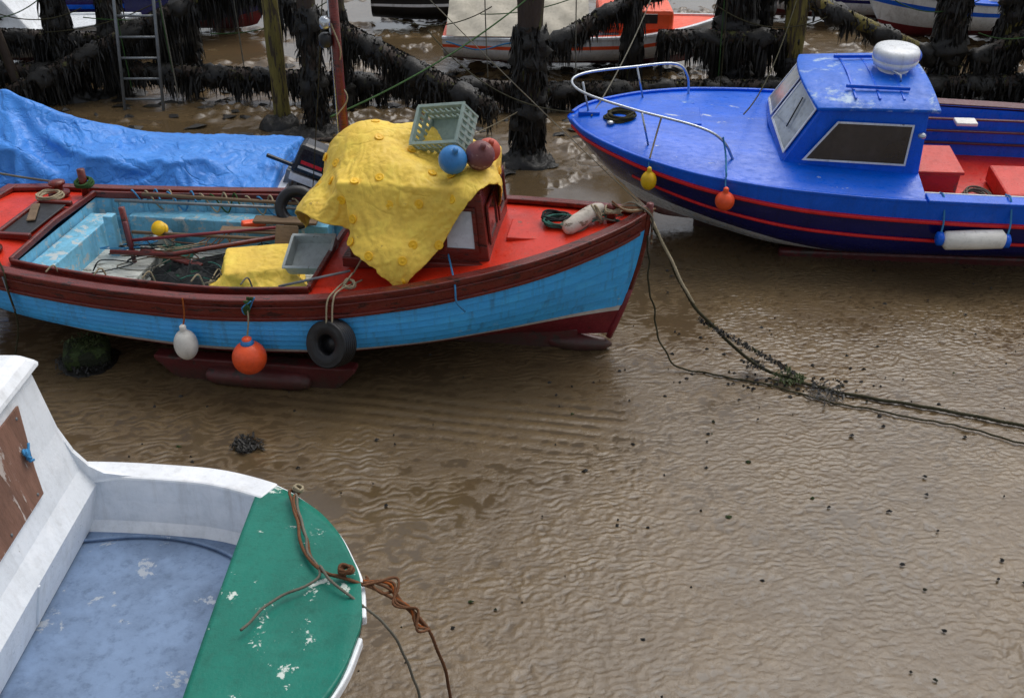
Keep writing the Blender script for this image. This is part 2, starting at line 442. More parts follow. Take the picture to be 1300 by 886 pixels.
    n1=noise(nt,vec,.5,4,.6);n2=noise(nt,vec,3,6,.7);n3=noise(nt,vec,45,3,.6);n4=noise(nt,vec,160,2,.6)
    c=mixc(nt,mrange(nt,n1,.35,.65),C(118,98,68),C(106,89,64))
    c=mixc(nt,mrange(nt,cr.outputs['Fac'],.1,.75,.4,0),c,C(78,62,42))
    c=mixc(nt,mrange(nt,n2,.45,.7,0,.4),c,C(86,70,48))
    c=mixc(nt,mrange(nt,n3,.45,.75,0,.4),c,C(72,59,42))
    c=mixc(nt,mrange(nt,noise(nt,vec,22,8,.8),.66,.7,0,.8),c,C(48,42,30))
    c=mixc(nt,mrange(nt,an.outputs['Fac'],0,1,0,.4),c,C(64,54,40))
    nt.links.new(c,p.inputs['Base Color'])
    r=mrange(nt,an.outputs['Fac'],0,.8,.26,.09)
    r=math_(nt,'ADD',r,mrange(nt,n2,.3,.7,-.03,.1))
    nt.links.new(r,p.inputs['Roughness'])
    p.inputs['Specular IOR Level'].default_value=.5
    b=nt.nodes.new('ShaderNodeBump');b.inputs['Distance'].default_value=.008
    nt.links.new(mrange(nt,an.outputs['Fac'],0,.9,.6,.08),b.inputs['Strength'])
    hh=math_(nt,'ADD',noise(nt,vec,24,4,.6),math_(nt,'MULTIPLY',n4,.2))
    nt.links.new(hh,b.inputs['Height']);nt.links.new(b.outputs[0],p.inputs['Normal'])
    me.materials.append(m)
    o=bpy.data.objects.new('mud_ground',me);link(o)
build_mud(); print('mud',time.time()-T0)

# ------------------------------------------------------------------ cloth simulation (baked to plain meshes)
cloths=[];colls=[]
def collider(verts,faces):
    o=mk('tmp_col',verts,faces,M['black']); o.modifiers.new('c','COLLISION')
    o.collision.thickness_outer=.015; o.collision.cloth_friction=30; colls.append(o); return o
def cbox(c,s,rot=(0,0,0)):
    a,b,d=[q/2 for q in s];Rm=Euler(rot).to_matrix()
    v=[Rm@Vector((x,y,z))+Vector(c) for x in(-a,a) for y in(-b,b) for z in(-d,d)]
    collider(v,[(0,1,3,2),(4,6,7,5),(0,4,5,1),(2,3,7,6),(0,2,6,4),(1,5,7,3)])
def cball(c,r,n=12):
    V=[];F=[]
    for i in range(n+1):
        for k in range(16):
            a=math.pi*i/n;b=2*math.pi*k/16;V.append((c[0]+r[0]*math.sin(a)*math.cos(b),c[1]+r[1]*math.sin(a)*math.sin(b),c[2]+r[2]*math.cos(a)))
    for i in range(n):
        for k in range(16):F.append((i*16+k,i*16+16+k,i*16+16+(k+1)%16,i*16+(k+1)%16))
    collider(V,F)
def cloth(key,c,sx,sy,rz,nx,ny,bend=.5,crump=.03):
    Rm=Matrix.Rotation(rz,3,'Z');V=[];F=[]
    for j in range(ny+1):
        for i in range(nx+1):
            x=(i/nx-.5)*sx;y=(j/ny-.5)*sy
            z=crump*(math.sin(x*5+y*3)+math.sin(y*7-x*4+1)+random.uniform(-.2,.2))
            V.append(Rm@Vector((x,y,z))+Vector(c))
    for j in range(ny):
        for i in range(nx):
            a=j*(nx+1)+i;F.append((a,a+1,a+nx+2,a+nx+1))
    o=mk('tmp_cloth',V,F,M['black'])
    m=o.modifiers.new('cl','CLOTH');s=m.settings
    s.quality=6;s.mass=.35;s.tension_stiffness=22;s.compression_stiffness=22;s.shear_stiffness=5;s.bending_stiffness=bend;s.air_damping=2
    m.collision_settings.collision_quality=3;m.collision_settings.distance_min=.012
    m.point_cache.frame_start=1;m.point_cache.frame_end=70
    cloths.append((key,o));return o
# yellow tarp over wheelhouse (boat local coords)
cbox((1.56,0,1.49),(1.5,1.38,1.36))
cball((.95,.15,2.02),(.5,.5,.5)); cball((1.5,.35,2.05),(.6,.35,.42)); cball((2.16,-.35,2.06),(.28,.42,.2)); cball((1.3,-.35,2.05),(.6,.3,.3))
cball((.55,-.35,1.5),(.35,.6,.45)); cball((1.3,-.85,1.35),(.45,.25,.35))
cbox((1.0,0,1.05),(3.0,2.6,.3))
cloth('y1',(1.27,-.10,2.72),2.4,2.35,R(-36),92,88,.05,.07)
OX=20
cbox((OX+0,0,.2),(6,6,.1)); cbox((OX-.1,.1,.5),(.7,.55,.4),(.1,0,.3)); cbox((OX+.35,-.25,.42),(.3,.4,.3),(0,0,.8)); cbox((OX-.45,-.3,.35),(.3,.3,.2))
cloth('y2',(OX,-.05,.98),1.7,1.5,R(20),56,50,.1,.06)
OX2=40
def rz(s): return float(np.interp(s,[-2.7,-1.9,-1.1,-.3,.5,1.1,1.7,2.8],[1.16,1.3,1.26,1.42,1.72,1.98,1.75,1.3]))
V=[];F=[];S=np.linspace(-2.75,2.7,28)
for s in S:
    h=1.0*min(1,(1.02-max(0,(s-1.2)/2.2)**2))
    V+=[(OX2+s,-h,.98),(OX2+s,.1*math.sin(s*3),rz(s)),(OX2+s,h,.98),(OX2+s,h*.98,.3),(OX2+s,-h*.98,.3)]
for i in range(27):
    for k in range(5):F.append((5*i+k,5*i+5+k,5*i+5+(k+1)%5,5*i+(k+1)%5))
F+=[(0,1,2,3,4),tuple(135+k for k in (4,3,2,1,0))]
collider(V,F)
cbox((OX2-1.5,.55,1.1),(.5,.4,.35),(0,0,.4)); cbox((OX2-.4,.6,1.15),(.25,.5,.4),(0,0,.1)); cbox((OX2+.9,.7,1.2),(.5,.2,.5),(0,0,-.2))
cloth('b1',(OX2-.15,0,2.2),5.7,3.1,R(2),120,66,.08,.06)
scene.frame_start=1;scene.frame_end=70
for f in range(1,56):
    scene.frame_set(f)
dg=bpy.context.evaluated_depsgraph_get()
BAKED={}
for key,o in cloths:
    me=bpy.data.meshes.new_from_object(o.evaluated_get(dg)); BAKED[key]=me
    co=np.empty(len(me.vertices)*3);me.vertices.foreach_get('co',co);co=co.reshape(-1,3);print(key,co.min(0),co.max(0))
for _,o in cloths: bpy.data.objects.remove(o)
for o in colls: bpy.data.objects.remove(o)
scene.frame_set(1)
print('cloth',time.time()-T0)
def use_baked(key,name,mat,parent,shift=(0,0,0),loc=(0,0,0),rotz=0):
    me=BAKED[key];me.name=name;me.materials.clear();me.materials.append(mat)
    me.transform(Matrix.Translation(loc)@Matrix.Rotation(rotz,4,'Z')@Matrix.Translation(shift))
    me.polygons.foreach_set('use_smooth',[True]*len(me.polygons))
    o=bpy.data.objects.new(name,me);link(o,parent)
    s=o.modifiers.new('s','SUBSURF');s.levels=1;s.render_levels=1
    s=o.modifiers.new('t','SOLIDIFY');s.thickness=.005
    return o

# ------------------------------------------------------------------ 1. clinker fishing boat
B=empty('clinker_fishing_boat',(-2.5,10.9,0.02),(R(1.5),0,R(-8)))
H=Hull([(-4.0,.86,1.22,.3,3.2),(-3.4,1.08,1.17,.22,4),(-2.5,1.25,1.12,.15,5),(-1.5,1.38,1.10,.12,6),(-.5,1.45,1.11,.12,6.5),(.5,1.42,1.16,.12,6),(1.5,1.25,1.25,.12,4.6),(2.4,.98,1.37,.12,3.2),(3.0,.72,1.47,.14,2.5),(3.5,.42,1.58,.16,2.0),(3.8,.2,1.66,.18,1.7),(4.0,.03,1.74,.2,1.4)],rake=.42,rakew=2.2,rexp=1.7)
wl_=lambda q:.55+.004*q+.02*max(0,(q-2)/2)
rows=[(lambda q:H.zk(q),0,0)]
for k in range(1,6): rows.append((lambda q,k=k:H.zk(q)+(.5-H.zk(q))*k/6,0,0))
rows+=[(lambda q:wl_(q)-.07,0.0,1),(lambda q:wl_(q),0.008,2)]
NP=6
for k in range(NP):
    f0=lambda q,k=k:(wl_(q)+.005)+(H.zs(q)-.2-(wl_(q)+.005))*k/NP
    f1=lambda q,k=k:(wl_(q)+.005)+(H.zs(q)-.2-(wl_(q)+.005))*(k+1)/NP
    rows+=[(f0,.024,2),(f1,.002,2)]
rows+=[(lambda q:H.zs(q)-.195,.03,3),(lambda q:H.zs(q),.03,3)]
H.build('hull',rows,[M['antifoul'],M['white_line'],M['sky_blue'],M['mahog']],B,n=80)
for sd in(1,-1):
    sg='far' if sd>0 else 'near'
    rail('cap_rail_'+sg,H.sheer(sd,-4,3.97,60,dz=-.01),.13,.055,M['mahog'],B,shift=-sd*.01)
    rail('rubbing_strake_'+sg,[H.p(q,H.zs(q)-.21,sd,.03) for q in H.grid(60,-4,3.95)],.05,.045,M['mahog'],B)
    rail('upper_strake_'+sg,[H.p(q,H.zs(q)-.07,sd,.03) for q in H.grid(60,-4,3.95)],.035,.03,M['mahog'],B)
rail('transom_cap',[(-4.0,-.9,1.215),(-4.05,0,1.23),(-4.0,.9,1.215)],.14,.055,M['mahog'],B)
tube('stem_post',[(4.03,0,1.84),(4.02,0,1.7)]+[H.p(4.0,z,1,0)*1+Vector((.02,-.0,0)) for z in (1.4,1.1,.8)],.04,M['mahog'],B)
tube('stem_post_lower',[H.p(4.0,z,1,0)*1+Vector((.021,-.0,0)) for z in (.79,.5,.3,.15)],.038,M['antifoul'],B)
c0,c1,sw=-2.95,.55,.2
H.deck('deck',B,[M['red_deck'],M['mahog']],c0,c1,sw,drop=.03,camber=.07,sidemat=1)
H.well('cockpit_lining',B,[M['inner_blue'],M['boards']],c0,c1,sw,.5)
for sd in(1,-1):
    rail('coaming_%s'%('far' if sd>0 else 'near'),[Vector((q,sd*(H.hb(q)-.01-sw),H.zs(q)-.03)) for q in np.linspace(c0,c1,30)],.04,.09,M['mahog'],B)
    for k in range(9):
        q=c0+.25+k*.37; yc=(H.hb(q)-.01-sw)*.975
        box('rib_%d_%d'%(k,sd),(q,sd*yc,.82),(.05,.035,.55),M['inner_blue'],B,bevel=.006)
    rail('stringer_%d'%sd,[Vector((q,sd*(H.hb(q)-.03-sw)*.97,.82)) for q in np.linspace(c0+.05,c1-.05,20)],.04,.06,M['inner_blue'],B)
for nm,q in(('aft',c0),('fore',c1)):
    h=H.hb(q)-.01-sw
    rail('coaming_'+nm,[(q,-h,H.zs(q)+.0),(q,0,H.zs(q)+.04),(q,h,H.zs(q)+.0)],.05,.07,M['mahog'],B)
for k in range(7): box('bottom_board_%d'%k,(-1.4,-.84+k*.28,.53),(2.9,.255,.025),M['boards'],B,rot=(0,random.uniform(-.004,.004),random.uniform(-.01,.01)),bevel=.005)
box('raised_sole',(-2.35,-.1,.62),(.9,1.3,.12),M['boards'],B)
box('stern_hatch_dark_panel',(-3.2,.0,1.235),(.34,.85,.02),M['black'],B)  # black slab on the deck stands in for the shade inside the hatch
for k,s in enumerate(((0,.47),(0,-.47))): box('hatch_rim_%d'%k,(-3.2,s[1],1.235),(.44,.06,.07),M['mahog'],B)
box('hatch_rim_2',(-3.4,0,1.238),(.05,.87,.066),M['mahog'],B)
box('hatch_board',(-3.28,.12,1.262),(.1,.5,.02),M['wood'],B,rot=(0,0,.4))
for k,(x,y) in enumerate(((-3.3,-.78),(-3.78,-.35),(-3.35,.83))):
    lathe('bollard_%d'%k,[(.13,0),(.13,.03),(.07,.05),(.06,.12),(.1,.14),(.1,.17),(.05,.19)],M['mahog'],B,loc=(x,y,1.19))
coil('cream_rope_coil',(-3.35,.6,1.25),.13,6,.012,M['rope_cream'],B)
coil('grey_rope_coil',(-3.75,-.2,1.25),.11,4,.012,M['rope_grey'],B)
coil('green_rope_on_bollard',(-3.05,.93,1.3),.09,6,.014,M['rope_green'],B,rot=(.3,0,0))
tube('bollard_post',[(-3.05,.93,1.15),(-3.05,.93,1.5)],.05,M['mahog'],B)
# cockpit clutter
tube('engine_control_post',[(-2.25,.35,.5),(-2.27,.35,1.28)],.04,M['mahog'],B)
tube('pump_pipe',[(-2.1,.1,.5),(-2.13,.12,1.2)],.028,M['maroon'],B)
box('blue_post',(-2.42,.3,.85),(.12,.12,.7),M['inner_blue'],B)
box('side_locker',(-1.2,1.0,.72),(2.6,.28,.42),M['inner_blue'],B)
box('aft_locker',(-2.78,0,.75),(.3,1.5,.5),M['inner_blue'],B)
tube('wooden_pole',[(-2.3,-.05,.88),(-1.6,.1,.82),(-.3,.45,.98)],.03,M['mahog'],B)
tube('red_pole',[(-2.1,.15,.95),(-.35,.62,1.02)],.02,M['antifoul'],B)
tube('second_pole',[(-2.2,.35,.96),(-.5,.4,.95)],.022,M['wood'],B)
tube('boat_hook',[(-2.6,.8,1.16),(-.3,.95,1.12)],.02,M['galv'],B)
tube('oar_shaft',[(-2.3,.95,1.2),(.1,1.02,1.15)],.024,M['wood'],B)
box('oar_blade',(-.75,.55,.98),(.75,.13,.03),M['wood'],B,rot=(.1,.05,.15))
box('rail_plank',(-.4,.8,1.02),(.8,.16,.04),M['wood'],B,rot=(.1,0,.05))
box('loose_plank',(-1.7,.25,.7),(.9,.1,.03),M['mahog'],B,rot=(.1,.05,-.3))
torus('old_tyre',.2,.075,M['black'],B,(-.3,.98,1.12),(R(62),0,R(15)))
torus('old_tyre_rim',.145,.02,M['black'],B,(-.3,.98,1.12),(R(62),0,R(15)))
box('wooden_block',(-.22,.3,1.02),(.26,.12,.3),M['wood'],B,rot=(R(-35),.1,R(12)))
def lump(name,c,sx,sy,sz,mat,parent,seed=1,n=34,amp=.35,sc=.25):
    V=[];F=[]
    for j in range(n+1):
        for i in range(n+1):
            u=i/n*2-1;v=j/n*2-1;r=math.hypot(u,v)
            V.append([u,v,max(0,1-r*r)**.6])
    V=np.array(V);nn=vn(V[:,0]*sx,V[:,1]*sy,sc,seed)*.6+vn(V[:,0]*sx,V[:,1]*sy,sc*.35,seed+1)*.4
    sh=1+.25*(vn(V[:,0],V[:,1],.5,seed+3)-.5)
    z=V[:,2]*sz*(1-amp+2*amp*(nn-.2))
    P=np.stack([c[0]+V[:,0]*sx*sh,c[1]+V[:,1]*sy*sh,c[2]+z-.01],-1)
    for j in range(n):
        for i in range(n):
            a=j*(n+1)+i
            if math.hypot(V[a,0],V[a,1])<1.03:F.append((a,a+1,a+n+2,a+n+1))
    return mk(name,[tuple(p) for p in P],F,mat,parent,smooth=True)
lump('fishing_net_pile',(-1.15,.1,.54),.8,.5,.2,M['net'],B,3,amp=.6,sc=.13)
lump('blue_net',(-1.9,.6,.52),.35,.25,.2,M['rope_teal'],B,13,amp=.5,sc=.1)
for k in range(18):
    cx=-2.3+random.random()*1.7;cy=random.uniform(-.3,.75)
    p=[(cx+random.uniform(-.35,.35),cy+random.uniform(-.25,.25),.72+random.random()*.1) for _ in range(6)]
    rope('loose_line_%d'%k,p,.007,random.choice([M['rope_cream'],M['rope_teal'],M['rope_blue'],M['rope_grey'],M['net'],M['rope_brown']]),B)
for k in range(8):
    x=-2.6+k*.3+random.uniform(-.1,.1)
    rope('rail_line_%d'%k,[(x,1.12,1.17),(x+.1,1.0,1.2),(x+.22,1.08,.95),(x+.3,1.16,1.18),(x+.42,1.02,1.1)],.01,random.choice([M['rope_cream'],M['rope_blue'],M['rope_green']]),B)
for k in range(5):
    x=-2.4+k*.55;rope('near_rail_line_%d'%k,[(x,-1.2,1.19),(x+.05,-1.1,1.22),(x+.1,-1.05,1.0),(x+.3,-.95,.8)],.009,random.choice([M['rope_cream'],M['rope_blue'],M['rope_grey']]),B)
lathe('yellow_green_reel',[(.09,0),(.09,.02),(.03,.03),(.03,.06),(.09,.07),(.09,.09)],M['yellow_pl'],B,loc=(-1.85,.42,.98),rot=(R(50),0,0))
for k,(x,y,z,s,m_) in enumerate(((-2.0,.7,.7,(.25,.2,.2),'tray'),(-1.5,-.5,.58,(.22,.3,.06),'wood'),(-.8,.75,.98,(.3,.1,.08),'orange'),(-1.0,-.35,.6,(.2,.12,.08),'rope_green'),(-.65,-.75,.6,(.3,.15,.12),'maroon_pl'))):
    box('loose_gear_%d'%k,(x,y,z),s,M[m_],B,rot=(random.uniform(-.2,.2),random.uniform(-.2,.2),random.uniform(0,3)),bevel=.02)
use_baked('y2','cockpit_yellow_tarp',M['yellow_tarp'],B,shift=(-OX,0,.25),loc=(-.3,-.3,.03),rotz=0)
def tray(name,c,size,rot,mat,parent,slots=False,w=.018):
    sx,sy,sz=size;e=bpy.data.objects.new(name,None);link(e,parent);e.location=c;e.rotation_euler=rot
    box('base',(0,0,0),(sx,sy,w),mat,e,bevel=.004)
    if not slots:
        for n_,q,s in(('l',(-sx/2,0,sz/2),(w,sy,sz)),('r',(sx/2,0,sz/2),(w,sy,sz)),('f',(0,-sy/2,sz/2),(sx-w-.004,w,sz)),('b',(0,sy/2,sz/2),(sx-w-.004,w,sz))):box('wall_'+n_,q,s,mat,e,bevel=.004)
    else:
        for z in(sz*.12,sz*.5,sz*.93):
            for n_,q,s in(('l',(-sx/2,0,z),(w,sy,sz*.17)),('r',(sx/2,0,z),(w,sy,sz*.17)),('f',(0,-sy/2,z),(sx-w-.004,w,sz*.17)),('b',(0,sy/2,z),(sx-w-.004,w,sz*.17))):box('band_%s_%.2f'%(n_,z),q,s,mat,e,bevel=.003)
        for i in range(9):
            x=-sx/2+sx*i/8
            for y in(-sy/2,sy/2):box('post_%d'%i,(x,y*1.005,sz/2),(.03,w*1.3,sz*.98),mat,e,bevel=.002)
        for i in range(1,6):
            y=-sy/2+sy*i/6
            for x in(-sx/2,sx/2):box('posts_%d'%i,(x*1.005,y,sz/2),(w*1.3,.03,sz*.98),mat,e,bevel=.002)
    for n_,q,s in(('f',(0,-sy/2-.008,sz),(sx+.04,.035,.02)),('b',(0,sy/2+.008,sz),(sx+.04,.035,.02)),('l',(-sx/2-.008,0,sz+.002),(.035,sy,.02)),('r',(sx/2+.008,0,sz+.002),(.035,sy,.02))):box('lip_'+n_,q,s,mat,e,bevel=.004)
    return e
tray('grey_fish_tray',(.32,-.32,1.1),(.5,.42,.14),(R(30),R(-6),R(-6)),M['tray'],B)
wx0,wx1,wy=.86,2.3,.66
def frustum(name,x0,x1,y,z0,z1,dx0,dx1,dy,mat,parent,bevel=.02):
    V=[(x0,-y,z0),(x1,-y,z0),(x1,y,z0),(x0,y,z0),(x0+dx0,-y+dy,z1),(x1-dx1,-y+dy,z1),(x1-dx1,y-dy,z1),(x0+dx0,y-dy,z1)]
    return mk(name,V,[(3,2,1,0),(4,5,6,7),(0,1,5,4),(1,2,6,5),(2,3,7,6),(3,0,4,7)],mat,parent,bevel=bevel)
frustum('wheelhouse',wx0,wx1+.1,wy+.02,1.22,2.13,0,.1,.02,M['mahog'],B)
box('wheelhouse_roof',((wx0+wx1)/2+.0,0,2.145),(wx1-wx0,2*wy,.03),M['mahog'],B)
box('wheelhouse_plinth',((wx0+wx1)/2+.08,0,1.3),(wx1-wx0+.3,2*wy+.18,.12),M['mahog'],B)
yy=-wy-.03
window('side_window',[(1.9,yy,1.48),(2.28,yy,1.48),(2.24,yy+.016,1.98),(1.9,yy+.016,1.98)],[M['mahog'],M['bright_pane']],B,.04,.02)
window('side_window_aft',[(1.1,yy,1.52),(1.65,yy,1.52),(1.65,yy+.016,1.98),(1.1,yy+.016,1.98)],[M['mahog'],M['glass']],B,.05,.02)
for k,(a,b_) in enumerate(((-.58,-.05),(.05,.58))):
    window('front_window_%d'%k,[(2.375,a,1.52),(2.375,b_,1.52),(2.335,b_*.98,1.96),(2.335,a*.98,1.96)],[M['mahog'],M['glass_dark']],B,.05,.02)
tarp=use_baked('y1','yellow_tarpaulin_cover',M['yellow_tarp'],B)
me=BAKED['y1'];co=np.empty(len(me.vertices)*3);me.vertices.foreach_get('co',co);co=co.reshape(-1,3)
nor=np.empty(len(co)*3);me.vertices.foreach_get('normal',nor);nor=nor.reshape(-1,3)
def top_at(x,y,r=.1):
    m_=(co[:,0]-x)**2+(co[:,1]-y)**2<r*r
    return float(co[m_,2].max()) if m_.any() else 2.15
cand=[i for i in range(len(co)) if co[i,1]<.35 and co[i,0]>.4]
random.shuffle(cand);used=[]
for i in cand:
    p=Vector(co[i])
    if all((p-q).length>.18 for q in used) and len(used)<26:
        used.append(p);n_=Vector(nor[i])
        if n_.z<-.1 or (n_.y>0 and abs(n_.z)<.3):n_=-n_
        q=n_.to_track_quat('Z','Y').to_euler()
        lathe('sewn_patch_%d'%len(used),[(.046,-.012),(.048,.0),(.044,.004),(.036,.001),(.012,.001),(.008,.005)],M['yellow_disc'],B,loc=p+n_*.011,rot=q,seg=18)
cz=max(top_at(1.75,.1,.12),top_at(1.95,.2,.1))
tray('fish_crate',(1.86,.12,cz+.0),(.56,.42,.3),(R(46),R(-12),R(-20)),M['crate'],B,slots=True)
for nm,x,y,r,m in(('blue_float',1.99,-.5,.15,'blue_pl'),('maroon_float',2.25,-.36,.155,'maroon_pl'),('pink_float',2.29,-.06,.13,'pink_pl')):
    lathe(nm,sphprof(r,1,16,.03),M[m],B,loc=(x,y,top_at(x,y,.12)+r*.85),rot=(R(35),R(20),0))
tube('mast',[(.52,.55,.6),(.54,.58,4.9)],.05,M['mahog'],B,12)
tube('mast_inner_stay',[(.45,.55,1.3),(.49,.58,4.9)],.012,M['steel'],B)
lathe('mast_lamp',[(.05,0),(.07,.02),(.07,.12),(.04,.15)],M['black'],B,loc=(.43,.5,3.25)); 
lathe('masthead_light',[(.04,0),(.06,.03),(.06,.1),(.03,.13)],M['steel'],B,loc=(.45,.48,3.45))
rope('forestay',sag((.54,.58,4.8),(3.9,0,1.85),.05),.005,M['rope_grey'],B)
rope('aft_stay',sag((.54,.58,4.6),(-.2,1.32,1.2),.05),.006,M['rope_dark'],B)
rope('mast_lashing',[(.49,.45,2.5),(.62,.5,2.7),(.47,.62,2.9),(.59,.5,3.2),(.51,.5,3.5)],.008,M['rope_cream'],B)
# bow gear
coil('bow_rope_coil',(3.05,.1,1.5),.17,8,.012,M['rope_teal'],B,squash=.8)
coil('bow_rope_coil_b',(2.98,.18,1.53),.14,5,.012,M['net'],B,squash=.8)
coil('bow_rope_coil_grey',(3.22,-.04,1.52),.13,6,.012,M['rope_grey'],B,squash=.9)
lathe('old_bow_fender',[(.02,-.28),(.05,-.27),(.08,-.22),(.095,-.1),(.09,.1),(.07,.2),(.04,.25),(.02,.27)],M['dirty_pl'],B,loc=(3.33,-.04,1.65),rot=(R(-14),R(72),R(28)))
coil('old_fender_lashing',(3.45,.02,1.68),.1,4,.011,M['rope_cream'],B,rot=(0,1.2,.4))
coil('samson_post_turns',(3.62,0,1.72),.07,5,.013,M['rope_cream'],B)
lathe('samson_post',[(.05,0),(.05,.22),(.055,.24),(.03,.26)],M['mahog'],B,loc=(3.62,0,1.55))
for k in range(7):
    rope('bow_line_%d'%k,[(3.62,0,1.72+.02*k),(3.8,-.04*k+.08,1.8),(3.95+.02*k,-.08+.02*k,1.82-.01*k),(4.06,-.05+.02*k,1.7),(4.07,-.03,1.55-.03*k)],.01,random.choice([M['rope_cream'],M['rope_grey'],M['rope_brown']]),B)
for k in range(4):
    rope('bow_tangle_%d'%k,[(3.2+random.random()*.6,random.uniform(-.12,.15),1.62+random.random()*.08) for _ in range(6)],.009,random.choice([M['rope_cream'],M['rope_grey'],M['rope_teal']]),B)
box('red_deck_hatch',(2.68,0,1.43),(.36,.5,.07),M['red_deck'],B)
# near side fenders
def gun(q): return Vector((q,-(H.hb(q)+.06),H.zs(q)+.05))
fender('white_fender',(-.72,-(H.hb(-.7)+.17),.66),.125,1.4,M['white_pl'],B,M['rope_orange'],gun(-.72))
fender('orange_buoy_fender',(-.02,-(H.hb(0)+.21),.58),.18,1.02,M['orange'],B,M['rope_cream'],gun(-.02),M['blue_pl'])
for k in range(5): rope('fender_knot_%d'%k,[gun(-.02)+Vector((-.03+.02*k,-.01,-.0)),gun(-.02)+Vector((.03-.02*k,-.03,-.08)),gun(-.02)+Vector((-.02,-.01,-.16)),gun(-.02)+Vector((.02*k,.02,.03))],.008,M['rope_green' if k<4 else 'rope_blue'],B)
tp=[(.12,-.1),(.2,-.11),(.235,-.095)]
for k in range(6):
    z=-.085+k*.034; tp+=[(.25,z),(.25,z+.022),(.24,z+.024),(.24,z+.032)]
tp+=[(.235,.115),(.2,.125),(.12,.115),(.105,.1),(.1,0),(.105,-.085)]
ty=(.86,-(H.hb(.86)+.17),.76)
lathe('tyre_fender',tp,M['black'],B,loc=ty,rot=(R(70),0,R(-20)),closed=True,seg=40)
lathe('tyre_fender_inner',[(.101,-.03),(.101,.03)],M['black'],B,loc=ty,rot=(R(70),0,R(-20)))
for k in(-1,1): rope('tyre_rope_%d'%k,[(.86+.03*k,-(H.hb(.86)+.2),.98),gun(.86)+Vector((.03*k,-.03,-.03)),gun(.9)+Vector((.02*k,.1,.03)),(1.0+.08*k,-1.02,1.24)],.009,M['rope_cream'],B)
rope('tyre_rope_up',[(.92,-1.25,1.25),(1.0,-1.1,1.35),(.95,-.9,1.25),(1.1,-.75,1.5)],.009,M['rope_cream'],B)
coil('tyre_rope_bundle',(.98,-1.18,1.26),.05,5,.01,M['rope_cream'],B,rot=(.6,.2,0))
rope('side_deck_line',[(1.95,-.72,1.45),(2.05,-1.0,1.36),(2.1,-1.15,1.3),(2.12,-1.2,1.15),(2.2,-1.16,1.02)],.01,M['rope_blue'],B)
tube('boat_hook_near',[(.2,-1.15,1.17),(.95,-1.0,1.33)],.014,M['galv'],B)
for sd in(-1,1):
    V=[];F=[]
    for i,q in enumerate(np.linspace(-1.3,1.0,13)):
        e=min(1,(1.0-abs((q+.15)/1.15)**4)+.12);y0=sd*(1.24)
        V+=[(q,y0-.09,.3),(q,y0+.09,.3),(q,y0+.07,.3-.4*e),(q,y0-.07,.3-.4*e)]
    for i in range(12):
        for k in range(4):F.append((4*i+k,4*i+4+k,4*i+4+(k+1)%4,4*i+(k+1)%4))
    F+=[(0,1,2,3),(51,50,49,48)]
    mk('bilge_keel_%d'%sd,V,F,M['bilge'],B,bevel=.03)
    lathe('bilge_keel_roll_%d'%sd,[(.03,-.6),(.08,-.57),(.11,-.45),(.12,0),(.11,.45),(.08,.57),(.03,.6)],M['bilge'],B,loc=(-.1,sd*1.33,.11),rot=(0,R(90),0))
V=[];F=[]
for q in np.linspace(-3.9,3.3,16): V+=[(q,-.06,-.08),(q,.06,-.08),(q,.05,H.zk(q)+.1),(q,-.05,H.zk(q)+.1)]
for i in range(15):
    for k in range(4):F.append((4*i+k,4*i+4+k,4*i+4+(k+1)%4,4*i+(k+1)%4))
F+=[(0,1,2,3),(63,62,61,60)]
mk('keel',V,F,M['bilge'],B,bevel=.02)
lathe('forefoot_shoe',[(.02,-.4),(.08,-.3),(.12,0),(.08,.3),(.02,.4)],M['bilge'],B,loc=(3.3,0,.05),rot=(0,R(90),0))
rope('stern_line',[(-3.3,-.8,1.33),(-2.9,-1.2,1.2),(-2.85,-1.28,1.0),(-2.9,-1.22,.5),(-3.0,-1.3,.1)],.01,M['rope_dark'],B)
tube('rudder_iron',[(-2.9,-1.235,1.12),(-2.86,-1.25,.7)],.012,M['galv'],B)

# mooring ropes on mud
rope('mooring_rope',[(1.52,10.28,1.62),(1.62,10.22,1.45),(1.72,10.17,1.25),(2.05,10.0,.72),(2.42,9.93,.36),(2.8,9.78,.1),(3.13,9.62,.04),(3.83,9.3,.03),(4.5,9.06,.03),(5.3,8.76,.03),(6.1,8.4,.03),(7.6,7.9,.03)],.018,M['rope_dark'],None,jit=.014)
rope('mooring_rope',[(1.48,10.25,1.5),(1.5,10.2,1.1),(1.59,10.1,.6),(1.7,10.0,.25),(1.86,9.9,.06),(2.3,9.75,.025),(2.7,9.62,.025),(3.46,9.2,.025),(4.5,8.8,.025),(5.16,8.46,.025),(6.2,8.0,.025),(7.4,7.6,.025)],.010,M['rope_dark'],None,jit=.014)
rope('mooring_rope',[(1.42,10.30,1.76),(1.5,10.27,1.70),(1.6,10.22,1.5),(1.76,10.13,1.2),(2.0,10.02,.8)],.016,M['rope_cream'],None,jit=.008)

